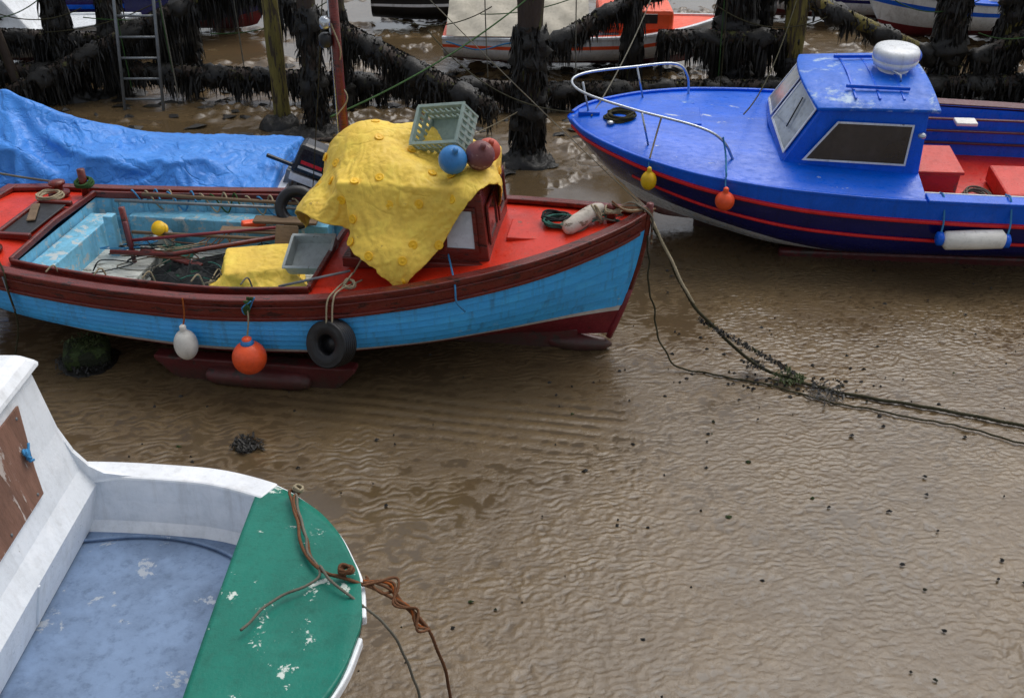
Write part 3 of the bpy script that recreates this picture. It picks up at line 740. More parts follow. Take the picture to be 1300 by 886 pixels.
# ------------------------------------------------------------------ 2. blue cabin boat
E=empty('blue_cabin_boat',(4.98,13.9,0),(R(-7.5),0,R(175)))
G=Hull([(-4.2,1.42,1.27,.2,4.5),(-2,1.58,1.32,.1,5.5),(0,1.62,1.38,.06,5.5),(1.2,1.58,1.44,.05,4.5),(2.3,1.42,1.51,.08,3.0),(3.1,1.12,1.57,.1,2.2),(3.6,.8,1.61,.12,1.8),(4.0,.42,1.65,.15,1.5),(4.2,.03,1.67,.2,1.3)],rake=1.5,rakew=3.3,rexp=1.25)
ur=lambda q:G.zs(q)-float(np.interp(q,[-1,1,3.5,4.2],[.27,.25,.12,.1]))
zb=lambda q:.36+.015*q
wt=lambda q:zb(q)+.01+float(np.interp(q,[-4.2,-.6,.6,1.6,2.6,4.2],[0,.01,.1,.3,.42,.5]))
rows=[]
for k in range(6): rows.append((lambda q,k=k:G.zk(q)+(zb(q)-G.zk(q))*k/6,0,0))
rows.append((zb,0,1))
for k in range(7): rows.append((lambda q,k=k:wt(q)+(ur(q)-wt(q))*k/7,0,2))
rows+=[(ur,0,3),(lambda q:(ur(q)+G.zs(q))/2,0,3),(lambda q:G.zs(q),0,3)]
G.build('hull',rows,[M['antifoul'],M['white_hull'],M['navy'],M['royal']],E,n=80,smooth=True)
for sd in(1,-1):
    rail('upper_red_rail_%d'%sd,[G.p(q,ur(q)-.02,sd,.02) for q in G.grid(60,-4.2,4.18)],.06,.045,M['redrail'],E)
    rail('lower_red_rail_%d'%sd,[G.p(q,ur(q)-.30-.0*q,sd,.015) for q in G.grid(60,-4.2,3.5)],.04,.04,M['redrail'],E)
    rail('toe_rail_%d'%sd,G.sheer(sd,-.4,4.15,40,dz=-.02),.05,.05,M['royal'],E,shift=-sd*.02)
    rail('cockpit_cap_%d'%sd,G.sheer(sd,-4.2,-.42,30,dz=-.01),.2,.05,M['maroon' if sd<0 else 'royal'],E,shift=-sd*.09)
g0,g1=-4.0,-.42
G.deck('deck',E,[M['royal_deck'],M['royal']],g0,g1,.2,drop=.02,camber=.17)
G.well('cockpit_lining',E,[M['royal'],M['red_deck']],g0,g1,.2,.62,drop=.02)
rail('inner_rim',[Vector((q,(G.hb(q)-.25),G.zs(q)-.03)) for q in np.linspace(g0,g1,20)],.03,.05,M['white_hull'],E)
bz=1.36
cb,nb,ct,nt_=(1.42,0,1.66),(1.34,.92,1.53),(1.02,0,2.36),(.92,.85,2.27)
fm=lambda p:(p[0],-p[1],p[2])
V=[cb,nb,fm(nb),(-.42,1.02,bz),(-.42,-1.02,bz),(1.26,1.0,bz),(1.26,-1.0,bz),ct,nt_,fm(nt_),(-.4,.9,2.26),(-.4,-.9,2.26),(-.4,0,2.36)]
F=[(0,1,8,7),(2,0,7,9),(5,3,10,8,1),(6,2,9,11,4),(3,4,11,12,10),(0,1,5),(0,6,2),(0,5,6)]
mk('cabin',V,F,M['royal'],E,bevel=.02)
V=[];F=[];nx,ny=14,12
for i in range(nx+1):
    x0=-.52+(i/nx)*1.64
    for j in range(ny+1):
        y=(j/ny*2-1)*.96; xx=x0-(.13*(y/.96)**2*(i/nx)); V.append((xx,y*(1-.06*(i/nx)),2.41-.1*(y/.96)**2-.03*(i/nx)**2))
for i in range(nx):
    for j in range(ny):
        a=i*(ny+1)+j;F.append((a,a+ny+1,a+ny+2,a+1))
mk('cabin_roof',V,F,M['royal_worn'],E,smooth=True,solid=.05,bevel=.012)
rail('roof_grab_rail_a',[(-.2,.55,2.39),(.6,.5,2.39)],.03,.05,M['royal'],E);rail('roof_grab_rail_b',[(-.2,-.55,2.39),(.6,-.5,2.39)],.03,.05,M['royal'],E)
for k in range(3): rail('roof_rib_%d'%k,[(-.1+.3*k,-.75,2.345),(-.1+.3*k,0,2.405),(-.1+.3*k,.75,2.345)],.03,.018,M['royal'],E,bevel=.005)
def lerp4(a,b,c,d,u0,u1,v0,v1):
    a,b,c,d=map(Vector,(a,b,c,d));f=lambda u,v:(a.lerp(b,u)).lerp(d.lerp(c,u),v)
    return [f(u0,v0),f(u1,v0),f(u1,v1),f(u0,v1)]
oo=Vector((.022,0,.012))
window('windscreen_near',[p+oo for p in lerp4(cb,nb,nt_,ct,.05,.95,.1,.92)],[M['white_hull'],M['glass']],E,.03)
window('windscreen_far',[p+oo for p in lerp4(fm(nb),cb,ct,fm(nt_),.05,.95,.1,.92)],[M['white_hull'],M['glass']],E,.03)
for sd in(1,-1):
    q=[(1.1,sd*.985,1.60),(-.22,sd*.995,1.56),(-.24,sd*.925,2.1),(.72,sd*.92,2.12)]
    if sd<0:q=q[::-1]
    window('side_window_%d'%sd,[Vector(p)+Vector((0,sd*.014,0)) for p in q],[M['white_hull'],M['glass_dark']],E,.024)
tube('windscreen_wiper',[(1.1,.4,2.2),(1.28,.55,1.85)],.01,M['black'],E)
lathe('nav_light',sphprof(.05,.8),M['steel'],E,loc=(-.33,1.04,2.0))
lathe('radome_base',[(.2,0),(.2,.04),(.12,.06),(.12,.1)],M['white_hull'],E,loc=(-.12,-.12,2.38))
lathe('radome',[(.2,0),(.27,.02),(.29,.06),(.3,.1),(.29,.105),(.29,.12),(.3,.125),(.297,.2),(.28,.235),(.22,.255),(.01,.27)],M['white_hull'],E,loc=(-.12,-.12,2.46))
tube('radome_bracket',[(.1,-.25,2.42),(.12,-.25,2.48),(-.12,.28,2.48),(-.14,.28,2.4)],.015,M['steel'],E)
lathe('roof_float',sphprof(.15,.8),M['royal'],E,loc=(-.42,-.5,2.45))
P=spline([(1.95,.95,1.5),(2.15,1.02,1.85),(2.5,.98,2.02),(3.3,.7,2.1),(3.95,.36,2.16),(4.15,0,2.18),(3.95,-.36,2.16),(3.3,-.75,2.1),(2.7,-1.05,2.04),(2.5,-1.1,1.85),(2.45,-1.12,1.5)],8)
tube('pulpit_rail',P,.018,M['steel'],E,12)
for k,(x,y,z) in enumerate(((3.2,.78,2.09),(3.25,-.77,2.1),(4.0,0,2.17))): tube('pulpit_leg_%d'%k,[(x-.12,y*.98,1.6),(x,y,z)],.014,M['steel'],E)
coil('foredeck_rope_coil',(3.45,.12,1.72),.17,7,.016,M['rope_dark'],E,squash=.8)
box('foredeck_hatch',(2.6,-.1,1.66),(.5,.55,.05),M['royal_deck'],E); box('anchor_chock',(3.9,0,1.72),(.3,.12,.08),M['royal'],E)
box('foredeck_plank',(2.75,-.6,1.62),(.7,.12,.05),M['royal_worn'],E,rot=(0,0,.15))
for nm,q,m,r,zs_ in(('yellow_buoy_fender',3.12,'yellow_pl',.105,1.25),('orange_buoy_fender',2.12,'orange',.125,1.02)):
    top=(G.x(q,1.5),G.hb(q)-.02,1.6); fender(nm,(G.x(q,1.5),G.hb(q)+.12,G.zs(q)-.22),r,zs_,M[m],E,M['rope_blue'],top)
rope('fender_lanyard_up',[(G.x(3.12,1.5),G.hb(3.12)-.02,1.6),(3.0,.9,1.85),(2.95,.86,2.08)],.012,M['rope_cream'],E)
rope('fender_lanyard_up_b',[(G.x(2.12,1.5),G.hb(2.12)-.02,1.55),(2.1,1.1,1.7),(2.15,1.02,1.9)],.012,M['rope_blue'],E)
lathe('white_cylinder_fender',[(.03,-.4),(.06,-.39),(.12,-.34),(.125,0),(.12,.34),(.06,.39),(.03,.4)],M['white_pl'],E,loc=(-1.05,G.hb(-1)+.14,.93),rot=(0,R(94),0))
for k,x in enumerate((-.63,-1.45)):
    lathe('fender_end_%d'%k,[(.05,-.05),(.09,-.03),(.09,.03),(.05,.05)],M['royal'],E,loc=(x,G.hb(-1)+.14,.93),rot=(0,R(90),0))
    rope('fender_rope_%d'%k,[(x,G.hb(-1)+.14,.98),(x-.02,G.hb(-1)+.06,1.15),(x,G.hb(-1)-.1,1.4),(x,G.hb(-1)-.28,1.36)],.012,M['rope_blue'],E)
box('red_fish_box',(-.85,.1,.96),(.62,.75,.46),M['red_deck'],E,bevel=.03);box('red_fish_box_lid',(-.85,.1,1.21),(.68,.82,.05),M['red_deck'],E,bevel=.015)
box('engine_cover',(-2.3,0,.76),(.9,.9,.25),M['red_deck'],E,bevel=.03)
box('grey_pad',(-1.5,.6,.65),(.5,.5,.04),M['boards'],E)
box('white_bucket_lid',(-1.55,-.95,1.3),(.3,.2,.05),M['white_pl'],E)
coil('cockpit_rope',(-1.6,.1,.66),.16,6,.014,M['rope_grey'],E)
for k in range(3): rail('cockpit_shelf_%d'%k,[(-.5,-1.3+.02*k,.8+.2*k),(-3.8,-1.2+.02*k,.8+.2*k)],.05,.03,M['maroon'],E)
lathe('mooring_cleat',[(.03,0),(.03,.06),(.06,.08),(.02,.1)],M['steel'],E,loc=(3.6,.3,1.65))
for y,l0,l1 in((0,-4,2.3),(1.0,-2.6,1.2),(-1.0,-2.6,1.2)): box('keel_%.1f'%y,((l0+l1)/2,y,.08),(l1-l0,.14,.36),M['bilge'],E,bevel=.04)

# ------------------------------------------------------------------ 3. covered white boat with outboard
T=empty('covered_white_boat',(-5.95,14.1,0),(R(-2),0,R(177)))
K=Hull([(-2.9,.95,.95,.2,3),(-1,1.08,.97,.12,3.6),(.8,1.05,1.02,.1,3.2),(1.8,.85,1.1,.1,2.4),(2.5,.5,1.18,.12,1.8),(2.9,.03,1.25,.2,1.3)],rake=.8,rakew=2)
rows=[(lambda q,k=k:K.zk(q)+(K.zs(q)-K.zk(q))*k/10,0,0) for k in range(11)]
K.build('hull',rows,[M['white_hull']],T,n=40,smooth=True)
for sd in(1,-1):
    rail('gunwale_%d'%sd,K.sheer(sd,-2.9,2.88,40,dz=-.03),.06,.03,M['white_hull'],T,shift=-sd*.03)
    rail('rubber_strip_%d'%sd,[K.p(q,K.zs(q)-.14,sd,.01) for q in K.grid(40,-2.9,2.85)],.03,.03,M['black'],T)
K.deck('deck',T,[M['white_hull']],-2.6,1.4,.22,drop=.03,camber=.03)
K.well('cockpit',T,[M['white_hull'],M['near_deck']],-2.6,1.4,.22,.5,drop=.03)
use_baked('b1','blue_tarpaulin',M['blue_tarp'],T,shift=(-OX2,0,0),loc=(0,0,.03))
for k,s in enumerate((-2.1,-1.2,-.3,.7,1.5)): rope('tarp_tie_%d'%k,[(s,1.12,.72),(s+.03,1.16,.5),(s+.02,1.0,.2)],.008,M['rope_blue'],T)
O=bpy.data.objects.new('outboard_motor',None);link(O,T);O.location=(-3.1,.4,.95);O.rotation_euler=(0,R(-22),0)
frustum('cowl',-.28,.22,.19,.1,.55,.08,.05,.03,M['engine'],O,bevel=.06)
frustum('cowl_base',-.26,.2,.17,-.02,.1,0,0,0,M['white_hull'],O,bevel=.02)
frustum('midsection',-.12,.08,.08,-.75,.0,0,0,0,M['engine'],O,bevel=.02)
box('cavitation_plate',(-.1,0,-.72),(.4,.22,.02),M['engine'],O);lathe('gearcase',[(.01,-.2),(.06,-.1),(.07,.1),(.03,.22)],M['engine'],O,loc=(-.05,0,-.88),rot=(0,R(90),0))
box('red_decal',(-.05,.178,.3),(.3,.01,.05),M['redrail'],O,bevel=.002);box('white_decal',(-.05,.181,.22),(.34,.01,.04),M['white_hull'],O,bevel=.002)
box('tiller',(.38,.05,.15),(.4,.05,.05),M['engine'],O);box('clamp_bracket',(.2,0,-.05),(.12,.26,.3),M['galv'],O)
box('transom_board',(-2.93,0,.8),(.06,.6,.45),M['white_hull'],T)

# ------------------------------------------------------------------ 4. near white / green boat
W=empty('white_and_green_boat',(-2.5,4.62,0))
Wh=Hull([(-4,1.5,1.3,.2,2.6),(-.8,1.75,1.3,.15,2.6),(.1,1.68,1.3,.15,2.4),(.67,1.5,1.3,.15,2.2),(1.08,1.17,1.31,.15,2),(1.3,.87,1.32,.15,1.9),(1.42,.62,1.33,.15,1.8),(1.52,.36,1.34,.15,1.7),(1.57,.05,1.34,.15,1.6)],rake=.6,rakew=1.6,rexp=1.2)
rows=[(lambda q,k=k:Wh.zk(q)+(Wh.zs(q)-Wh.zk(q))*k/12,0,0 if k>4 else 1) for k in range(13)]
Wh.build('hull',rows,[M['white_near'],M['antifoul']],W,n=70,smooth=True)
def wsheer(off,a,b,n=60,dz=0): return [Vector((Wh.x(q,Wh.zs(q)),Wh.hb(q)+off,Wh.zs(q)+dz)) for q in Wh.grid(n,a,b)]
for sd in(1,-1):
    pts=[Vector((p.x,p.y*sd,p.z)) for p in wsheer(-.09,-4,.72,dz=-.03)]
    rail('gunwale_%d'%sd,pts,.2,.06,M['white_near'],W,bevel=.025)
    pts=[Vector((p.x,p.y*sd,p.z)) for p in wsheer(.0,.6,1.565,dz=-.06)]
    rail('bow_rubbing_band_%d'%sd,pts,.05,.07,M['white_near'],W)
V=[];F=[];S=Wh.grid(40,.62,1.57)
for q in S:
    h=Wh.hb(q)+.005
    for j in range(25):
        y=h*(j/24*2-1);V.append((q,y,Wh.zs(q)+.012+.05*(1-(y/1.5)**2)))
for i in range(len(S)-1):
    for j in range(24):F.append((i*25+j,(i+1)*25+j,(i+1)*25+j+1,i*25+j+1))
mk('green_foredeck',V,F,M['green'],W,solid=.05,smooth=True)
V=[];F=[];MI=[]
S=np.linspace(-4,.64,30)
for q in S:
    h=Wh.hb(q)-.19
    V+=[(q,-h,1.29),(q,-h+.01,1.12),(q,-h+.04,.95),(q,-h+.1,.88),(q,h-.1,.88),(q,h-.04,.95),(q,h-.01,1.12),(q,h,1.29)]
for i in range(29):
    for k in range(7):F.append((8*i+k,8*i+8+k,8*i+9+k,8*i+k+1));MI.append(1 if k==3 else 0)
mk('cockpit_lining',V,F,[M['white_near'],M['near_deck']],W,midx=MI)
box('foredeck_bulkhead',(.63,0,1.08),(.03,2.7,.42),M['white_near'],W)
rope('deck_hose',[(-.75,1.33,.9),(-.3,1.38,.9),(.1,1.32,.9),(.45,1.14,.9),(.58,.9,.9)],.012,M['near_deck'],W)
V=[];F=[]
prof=[(-.72,1.52,.9),(-.62,1.56,1.28),(-.70,1.52,1.45),(-.78,1.5,1.8),(-.86,1.48,2.32)]
for (x,y,z) in prof: V+=[(x,y,z),(x,-y,z)]
for i in range(len(prof)-1):F.append((2*i,2*i+1,2*i+3,2*i+2))
mk('wheelhouse_front',V,F,M['white_near'],W)
for sd in(1,-1):
    V=[];F=[]
    for (x,y,z) in prof[1:]: V+=[(x,sd*y,z),(-4,sd*y,z)]
    for i in range(len(prof)-2):F.append((2*i,2*i+1,2*i+3,2*i+2))
    mk('wheelhouse_side_%d'%sd,V,F,M['white_near'],W)
    fl=mk('wheelhouse_flare_%d'%sd,[(-.74,sd*1.52,1.30),(-.2,sd*1.60,1.31),(-.42,sd*1.575,1.335),(-.55,sd*1.55,1.38),(-.64,sd*1.53,1.46),(-.72,sd*1.51,1.60),(-.79,sd*1.50,1.80),(-.84,sd*1.5,1.80)],[(0,1,2),(0,2,3),(0,3,4),(0,4,5),(0,5,6,7)],M['white_near'],W)
    s=fl.modifiers.new('s','SOLIDIFY');s.thickness=.035;s.offset=0
V=[(-4,-1.62,2.3),(-.80,-1.62,2.3),(-.80,1.62,2.3),(-4,1.62,2.3),(-4,-1.5,2.43),(-.9,-1.5,2.43),(-.9,1.5,2.43),(-4,1.5,2.43)]
mk('wheelhouse_roof',V,[(3,2,1,0),(4,5,6,7),(0,1,5,4),(1,2,6,5),(2,3,7,6),(3,0,4,7)],M['white_near'],W,bevel=.05)
def wallx(z): return float(np.interp(z,[.9,1.28,1.45,1.8,2.32],[-.72,-.62,-.70,-.78,-.86]))
for k,y in enumerate((.45,-.4)): box('panel_batten_%d'%k,(-.665,y,1.1),(.02,.03,.36),M['white_near'],W,rot=(0,R(14),0))
zz=[1.62,1.8,2.0,2.22];V=[];F=[]
for z in zz:
    y1=float(np.interp(z,[1.62,2.22],[.98,1.16]))
    V+=[(wallx(z)+.012,y1,z),(wallx(z)+.012,-.1,z)]
for i in range(3):F.append((2*i,2*i+1,2*i+3,2*i+2))
o_=mk('plywood_window_board',V,F,M['ply'],W)
s=o_.modifiers.new('s','SOLIDIFY');s.thickness=.016;s.offset=0
for k,(y,z) in enumerate(((.92,1.66),(1.08,2.17),(.5,1.66),(1.0,1.9))): lathe('screw_%d'%k,[(.012,0),(.01,.006)],M['galv'],W,loc=(wallx(z)+.02,y,z),rot=(0,R(80),0),seg=10)
coil('blue_rope_knot',(-.765,.98,1.95),.03,3,.009,M['rope_blue'],W,rot=(0,R(80),.4))
rope('blue_rope_tail',[(-.76,1.04,2.0),(-.74,.96,1.92),(-.75,1.03,1.87)],.009,M['rope_blue'],W)
rp=M['rope_brown']
rope('bow_rope_a',[(.93,1.34,1.36),(.9,1.28,1.4),(1.0,.95,1.41),(1.12,.62,1.41),(1.28,.42,1.42),(1.5,.35,1.4),(1.75,.33,1.25),(1.95,.31,1.02),(2.05,.3,.6),(2.1,.32,.05)],.011,rp,W,jit=.006)
rope('bow_rope_a2',[(.95,1.33,1.36),(.93,1.2,1.41),(1.03,.95,1.41),(1.16,.6,1.41),(1.3,.4,1.43),(1.42,.38,1.42)],.010,rp,W,jit=.006)
rope('bow_rope_b',[(.9,1.32,1.37),(.96,1.2,1.41),(1.05,.9,1.42),(1.15,.6,1.42),(1.25,.38,1.42),(1.0,.15,1.42),(.85,-.1,1.42)],.009,M['rope_grey'],W,jit=.006)
rope('bow_rope_c',[(1.25,.45,1.44),(1.35,.3,1.44),(1.5,.2,1.4),(1.7,.15,1.2),(1.85,.12,.8),(1.95,.1,.05)],.009,M['rope_grey'],W,jit=.004)
coil('rope_knot',(.94,1.31,1.4),.03,4,.009,M['rope_cream'],W,rot=(0,.4,0))
coil('rope_bundle',(1.42,.4,1.44),.04,5,.01,rp,W,squash=.8)
for k in range(5): rope('rusty_bundle_%d'%k,[(1.55,.4-.02*k,1.40),(1.66+.02*k,.33+.03*k,1.33),(1.74,.40-.03*k,1.26),(1.8+.02*k,.33,1.18),(1.88,.35-.03*k,1.1),(1.95,.31,1.02)],.009,M['rope_orange' if k==2 else 'rope_brown'],W,jit=.008)
print('boats',time.time()-T0)

# ------------------------------------------------------------------ 5. timber jetty with weed
J=empty('timber_jetty')
wv=[];wf_=[]
def blade(p,l,w):
    a=random.uniform(0,math.pi);d=Vector((math.cos(a),math.sin(a),0))*w
    o=Vector((random.uniform(-.06,.06),random.uniform(-.06,.06),0));b=len(wv)
    q=p+o+Vector((0,0,-l*.5));r=p+o*1.5+Vector((0,0,-l))
    wv.extend([p-d,p+d,q+d*.9,q-d*.9,r]);wf_.extend([(b,b+1,b+2,b+3),(b+3,b+2,b+4)])
sv=[];sf=[]
def sleeve(p0,p1,r,seed):
    p0=Vector(p0);p1=Vector(p1);L=(p1-p0).length;n=max(4,int(L/.09));pts=[p0.lerp(p1,i/n) for i in range(n+1)]
    V,F=tube_geo(pts,r,12);rr=np.random.RandomState(seed).rand(len(V))
    b=len(sv)
    for i,v in enumerate(V):
        c=pts[i//12];g=.8+.35*math.sin(i//12*.55+seed)
        sv.append(c+(v-c)*(.7*g+.7*rr[i])+Vector((0,0,-.05*rr[i])))
    sf.extend([tuple(b+k for k in f) for f in F])
def weedy(p0,p1,r,dens,lmin=.15,lmax=.5,seed=1):
    p0=Vector(p0);p1=Vector(p1);L=(p1-p0).length
    sleeve(p0,p1,r*1.25,seed)
    t=(p1-p0).normalized();u=t.orthogonal().normalized();w=t.cross(u)
    for i in range(int(L*dens*1.3)):
        f=random.random()
        g=.5+.5*math.sin(f*L*5+seed)+.3*math.sin(f*L*13)
        a=random.random()*6.283;q=p0.lerp(p1,f)+(u*math.cos(a)+w*math.sin(a))*r*1.2
        blade(q,random.uniform(lmin,lmax)*(.6+.8*max(0,g)),random.uniform(.007,.026))
def post(x,y,r,h,wh,dx=0,dy=0,mat='timber',dens=200,z0=-.2):
    n=14;P=[Vector((x+dx*k/n,y+dy*k/n,z0+(h-z0)*k/n)) for k in range(n+1)]
    tube('pile',P,[r*(1+.06*math.sin(k*1.7)) for k in range(n+1)],M[mat],J,12)
    if wh>0:
        e=Vector((x+dx*wh/h,y+dy*wh/h,wh));weedy((x,y,0),e,r,dens,seed=int(abs(x*100))+1)
post(-4.3,18.8,.15,5,0,0,0,'timber_y'); lump('weed_foot',(-4.3,18.7,0),.4,.35,.3,M['weed'],J,21,sc=.1)
post(-3.6,18.5,.17,5,2.3)
post(-3.25,19.6,.15,5,2.0)
post(.27,16.9,.22,5,2.3,.05,0,'timber',360)
post(5.55,20.4,.2,5,.9,-.1,0,'timber_y')
post(4.45,20.9,.32,5,2.6,0,0,'timber',420)
post(5.0,21.3,.15,5,2.2,.2,0,'timber',300)
post(8.55,20.4,.24,5,2.4,0,0,'timber',330)
post(9.75,20.6,.22,5,2.4,.2,0,'timber_y',280)
post(10.4,19.8,.2,5,2.3,.1,0,'timber_y',280)
post(-8.9,20.7,.18,5,2.4,-.2,0,'timber',320)
post(-8.1,20.9,.18,5,2.5,.3,0,'timber',320)
post(-9.8,20.4,.1,5,0,-.9,0,'timber')
post(-10.6,20.0,.2,5,1.8)
post(-6.6,21.3,.14,5,2.4,.1,0,'timber',250)
post(2.4,21.0,.16,5,1.6,.1,0,'timber',280)
def beam(p0,p1,r,dens=260,lmax=.5,weed=True,seed=2,mat='timber'):
    tube('beam',[Vector(p0).lerp(Vector(p1),k/6) for k in range(7)],r,M[mat],J,10)
    if weed:weedy(p0,p1,r,dens,.12,lmax,seed)
beam((-12,20.6,.55),(-8.4,20.6,.55),.15,300,.5,seed=4); beam((-8.4,20.6,.6),(.3,19.6,.45),.15,380,.4,seed=5)
beam((-12,20.9,1.25),(-6.6,20.7,1.1),.12,380,.7,seed=7)
beam((-5.2,20.5,2.35),(-.3,17.9,.55),.16,360,.5,seed=8)
beam((-10.0,20.0,.2),(-5.3,20.9,2.3),.15,380,.7,seed=9)
beam((.3,19.6,.42),(12,20.3,.45),.15,380,.35,seed=10)
beam((.5,19.9,1.1),(3.0,20.6,2.3),.14,300,.4,seed=11)
beam((5.0,20.5,2.25),(8.8,20.3,.7),.14,100,.3,seed=12,mat='timber_y')
beam((9.0,20.2,.9),(12,20.4,2.2),.13,300,.5,seed=13)
beam((2.9,20.6,1.2),(5.6,20.4,1.25),.14,340,.7,seed=15)
beam((-6.9,17.6,.08),(-3.4,17.2,.1),.05,60,.15,seed=16); beam((-4.4,17.5,.06),(-2.8,17.9,.07),.045,50,.12,seed=17)
mk('seaweed_fringe',wv,wf_,M['weed'],J); mk('seaweed_growth',sv,sf,M['weed'],J,smooth=True)
for k in range(24):
    x=random.uniform(-10.5,10.5);y=random.uniform(19,21)
    if random.random()<.6: rope('hanging_line',[(x,y,2.9),(x+.02,y,1.6),(x+.05,y,random.uniform(.1,.9))],.011,random.choice([M['rope_grey'],M['rope_green'],M['rope_dark']]),J)
    else: rope('slung_line',sag((x,y,random.uniform(1.2,2.5)),(x+random.uniform(1.5,3),y+random.uniform(-.5,.5),random.uniform(1.2,2.4)),random.uniform(.1,.4)),.01,random.choice([M['rope_grey'],M['rope_green'],M['rope_dark']]),J)
for (x,y) in ((.27,16.9),(-3.6,18.5),(4.45,20.9),(8.55,20.4),(-8.9,20.7),(-8.1,20.9),(2.4,21),(9.75,20.6)): lump('weed_heap',(x,y-.15,0),random.uniform(.5,.8),random.uniform(.35,.5),random.uniform(.15,.3),M['weed'],J,int(x*10)+100,sc=.09,amp=.6)
L=empty('ladder')
for s in(0,1): tube('stile_%d'%s,[(-7.55+.75*s,19.6,-.1),(-7.45+.75*s,20.1,3.2)],.03,M['galv'],L)
for k in range(8): tube('rung_%d'%k,[(-7.52+.02*k*.3,19.66+.06*k,.25+.38*k),(-6.78+.02*k*.3,19.66+.06*k,.25+.38*k)],.022,M['galv'],L)
rope('mooring_line',sag((-2.1,11.6,2.4),(1.2,17.5,3.4),.25),.011,M['rope_green'],None)
rope('mooring_line',sag((.85,13.9,1.75),(-1.6,19.9,1.5),.35),.01,M['rope_dark'],None)
rope('mooring_line',sag((1.1,13.9,1.7),(2.9,20.5,2.6),.2),.01,M['rope_grey'],None)
rope('mooring_line',sag((-5.85,12.3,1.35),(-10,14.2,1.5),.1),.014,M['rope_grey'],None)
rope('mooring_line',sag((-2.95,14.2,.9),(.3,16.8,1.0),.3),.01,M['rope_cream'],None)
rope('mooring_line',sag((5.5,20.3,2.3),(3.0,13.0,2.0),.4),.009,M['rope_dark'],None)

# ------------------------------------------------------------------ 6. far boats
def far_boat(name,loc,rot,L,hb,zs,cols,deckm='white_hull'):
    e=empty(name,loc,(0,0,rot));l=L/2
    h=Hull([(-l,hb*.88,zs,.2,3),(-l*.4,hb,zs,.1,3.6),(l*.3,hb*.95,zs*1.05,.1,3),(l*.65,hb*.68,zs*1.15,.1,2.2),(l*.88,hb*.32,zs*1.25,.14,1.7),(l,.03,zs*1.32,.2,1.3)],rake=.8,rakew=1.8)
    rows=[(lambda q,k=k:h.zk(q)+(h.zs(q)-h.zk(q))*k/10,0,0 if k<3 else (2 if 7<=k<8 else 1)) for k in range(11)]
    h.build('hull',rows,[M[c] for c in cols],e,n=36,smooth=True)
    for sd in(1,-1): rail('gunwale_%d'%sd,h.sheer(sd,-l,l*.98,30,dz=-.02),.1,.06,M[cols[3]],e)
    h.deck('deck',e,[M[deckm]],-l*.9,l*.25,.22,drop=.01,camber=.08)
    h.well('well',e,[M['white_hull'],M['near_deck']],-l*.9,l*.25,.22,.45,drop=.01)
    return e,h
e,h=far_boat('white_and_orange_boat',(1.55,23.0,0),R(-2),6.0,1.15,.85,('antifoul','white_hull','orange','white_hull'),deckm='orange')
box('orange_cuddy',(1.1,0,1.15),(1.6,1.5,.5),M['orange'],e,bevel=.1);box('cuddy_window',(1.1,-.76,1.22),(.9,.02,.2),M['glass_dark'],e)
V=[];F=[]
for i in range(31):
    for j in range(21):
        x=-2.9+3.0*i/30;y=(j/20*2-1)*1.15;V.append((x,y*(1 if x>-2.7 else .95),.92+.6*(1-abs(j/10-1)**1.3)+.05*math.sin(i*.9+j*.4)*math.sin(j*.7)))
for i in range(30):
    for j in range(20):a=i*21+j;F.append((a,a+21,a+22,a+1))
mk('cream_canvas_cover',V,F,M['cream_tarp'],e,smooth=True)
rope('grab_line',[(-2.9,-1.12,.8),(-2.2,-1.22,.66),(-1.5,-1.2,.8),(-.8,-1.22,.66),(0,-1.2,.8)],.015,M['rope_blue'],e)
e,h=far_boat('white_motor_boat',(-11.4,23.2,0),R(-3),6.6,1.05,.85,('antifoul','white_hull','redrail','white_hull'))
frustum('cabin',-1.6,1.2,.8,.9,1.7,.2,.7,.12,M['white_hull'],e,bevel=.05)
window('cabin_window',[(-1.2,-.79,1.15),(.6,-.79,1.15),(.35,-.74,1.5),(-1.1,-.74,1.5)],[M['black'],M['glass_dark']],e)
e,h=far_boat('dark_blue_boat',(-9.0,26.3,0),R(2),6.5,1.25,1.15,('antifoul','navy','royal','white_hull'))
fc=bpy.data.curves.new('name_text','FONT');fc.body='MICHAEL';fc.size=.42;fc.extrude=.004;fc.materials.append(M['white_hull'])
fo=bpy.data.objects.new('name_lettering',fc);link(fo,e);fo.location=(.05,-1.29,.66);fo.rotation_euler=(R(82),0,R(3))
box('name_board',(.9,-1.245,.84),(2.2,.03,.42),M['navy'],e,rot=(R(-8),0,R(3)),bevel=.003)
e,h=far_boat('blue_and_white_boat',(12.2,25.6,0),R(183),7.5,1.2,1.0,('antifoul','white_hull','royal','royal'),deckm='royal')
frustum('cabin',-1.6,1.2,.85,.95,1.8,.2,.6,.12,M['white_hull'],e,bevel=.05)
e,h=far_boat('white_dinghy',(8.2,27.6,0),R(170),5,1.0,.9,('antifoul','white_hull','navy','navy'))
e,h=far_boat('black_rowing_boat',(-1.3,27.4,0),R(5),4.6,.9,.8,('black','black','white_hull','black'))

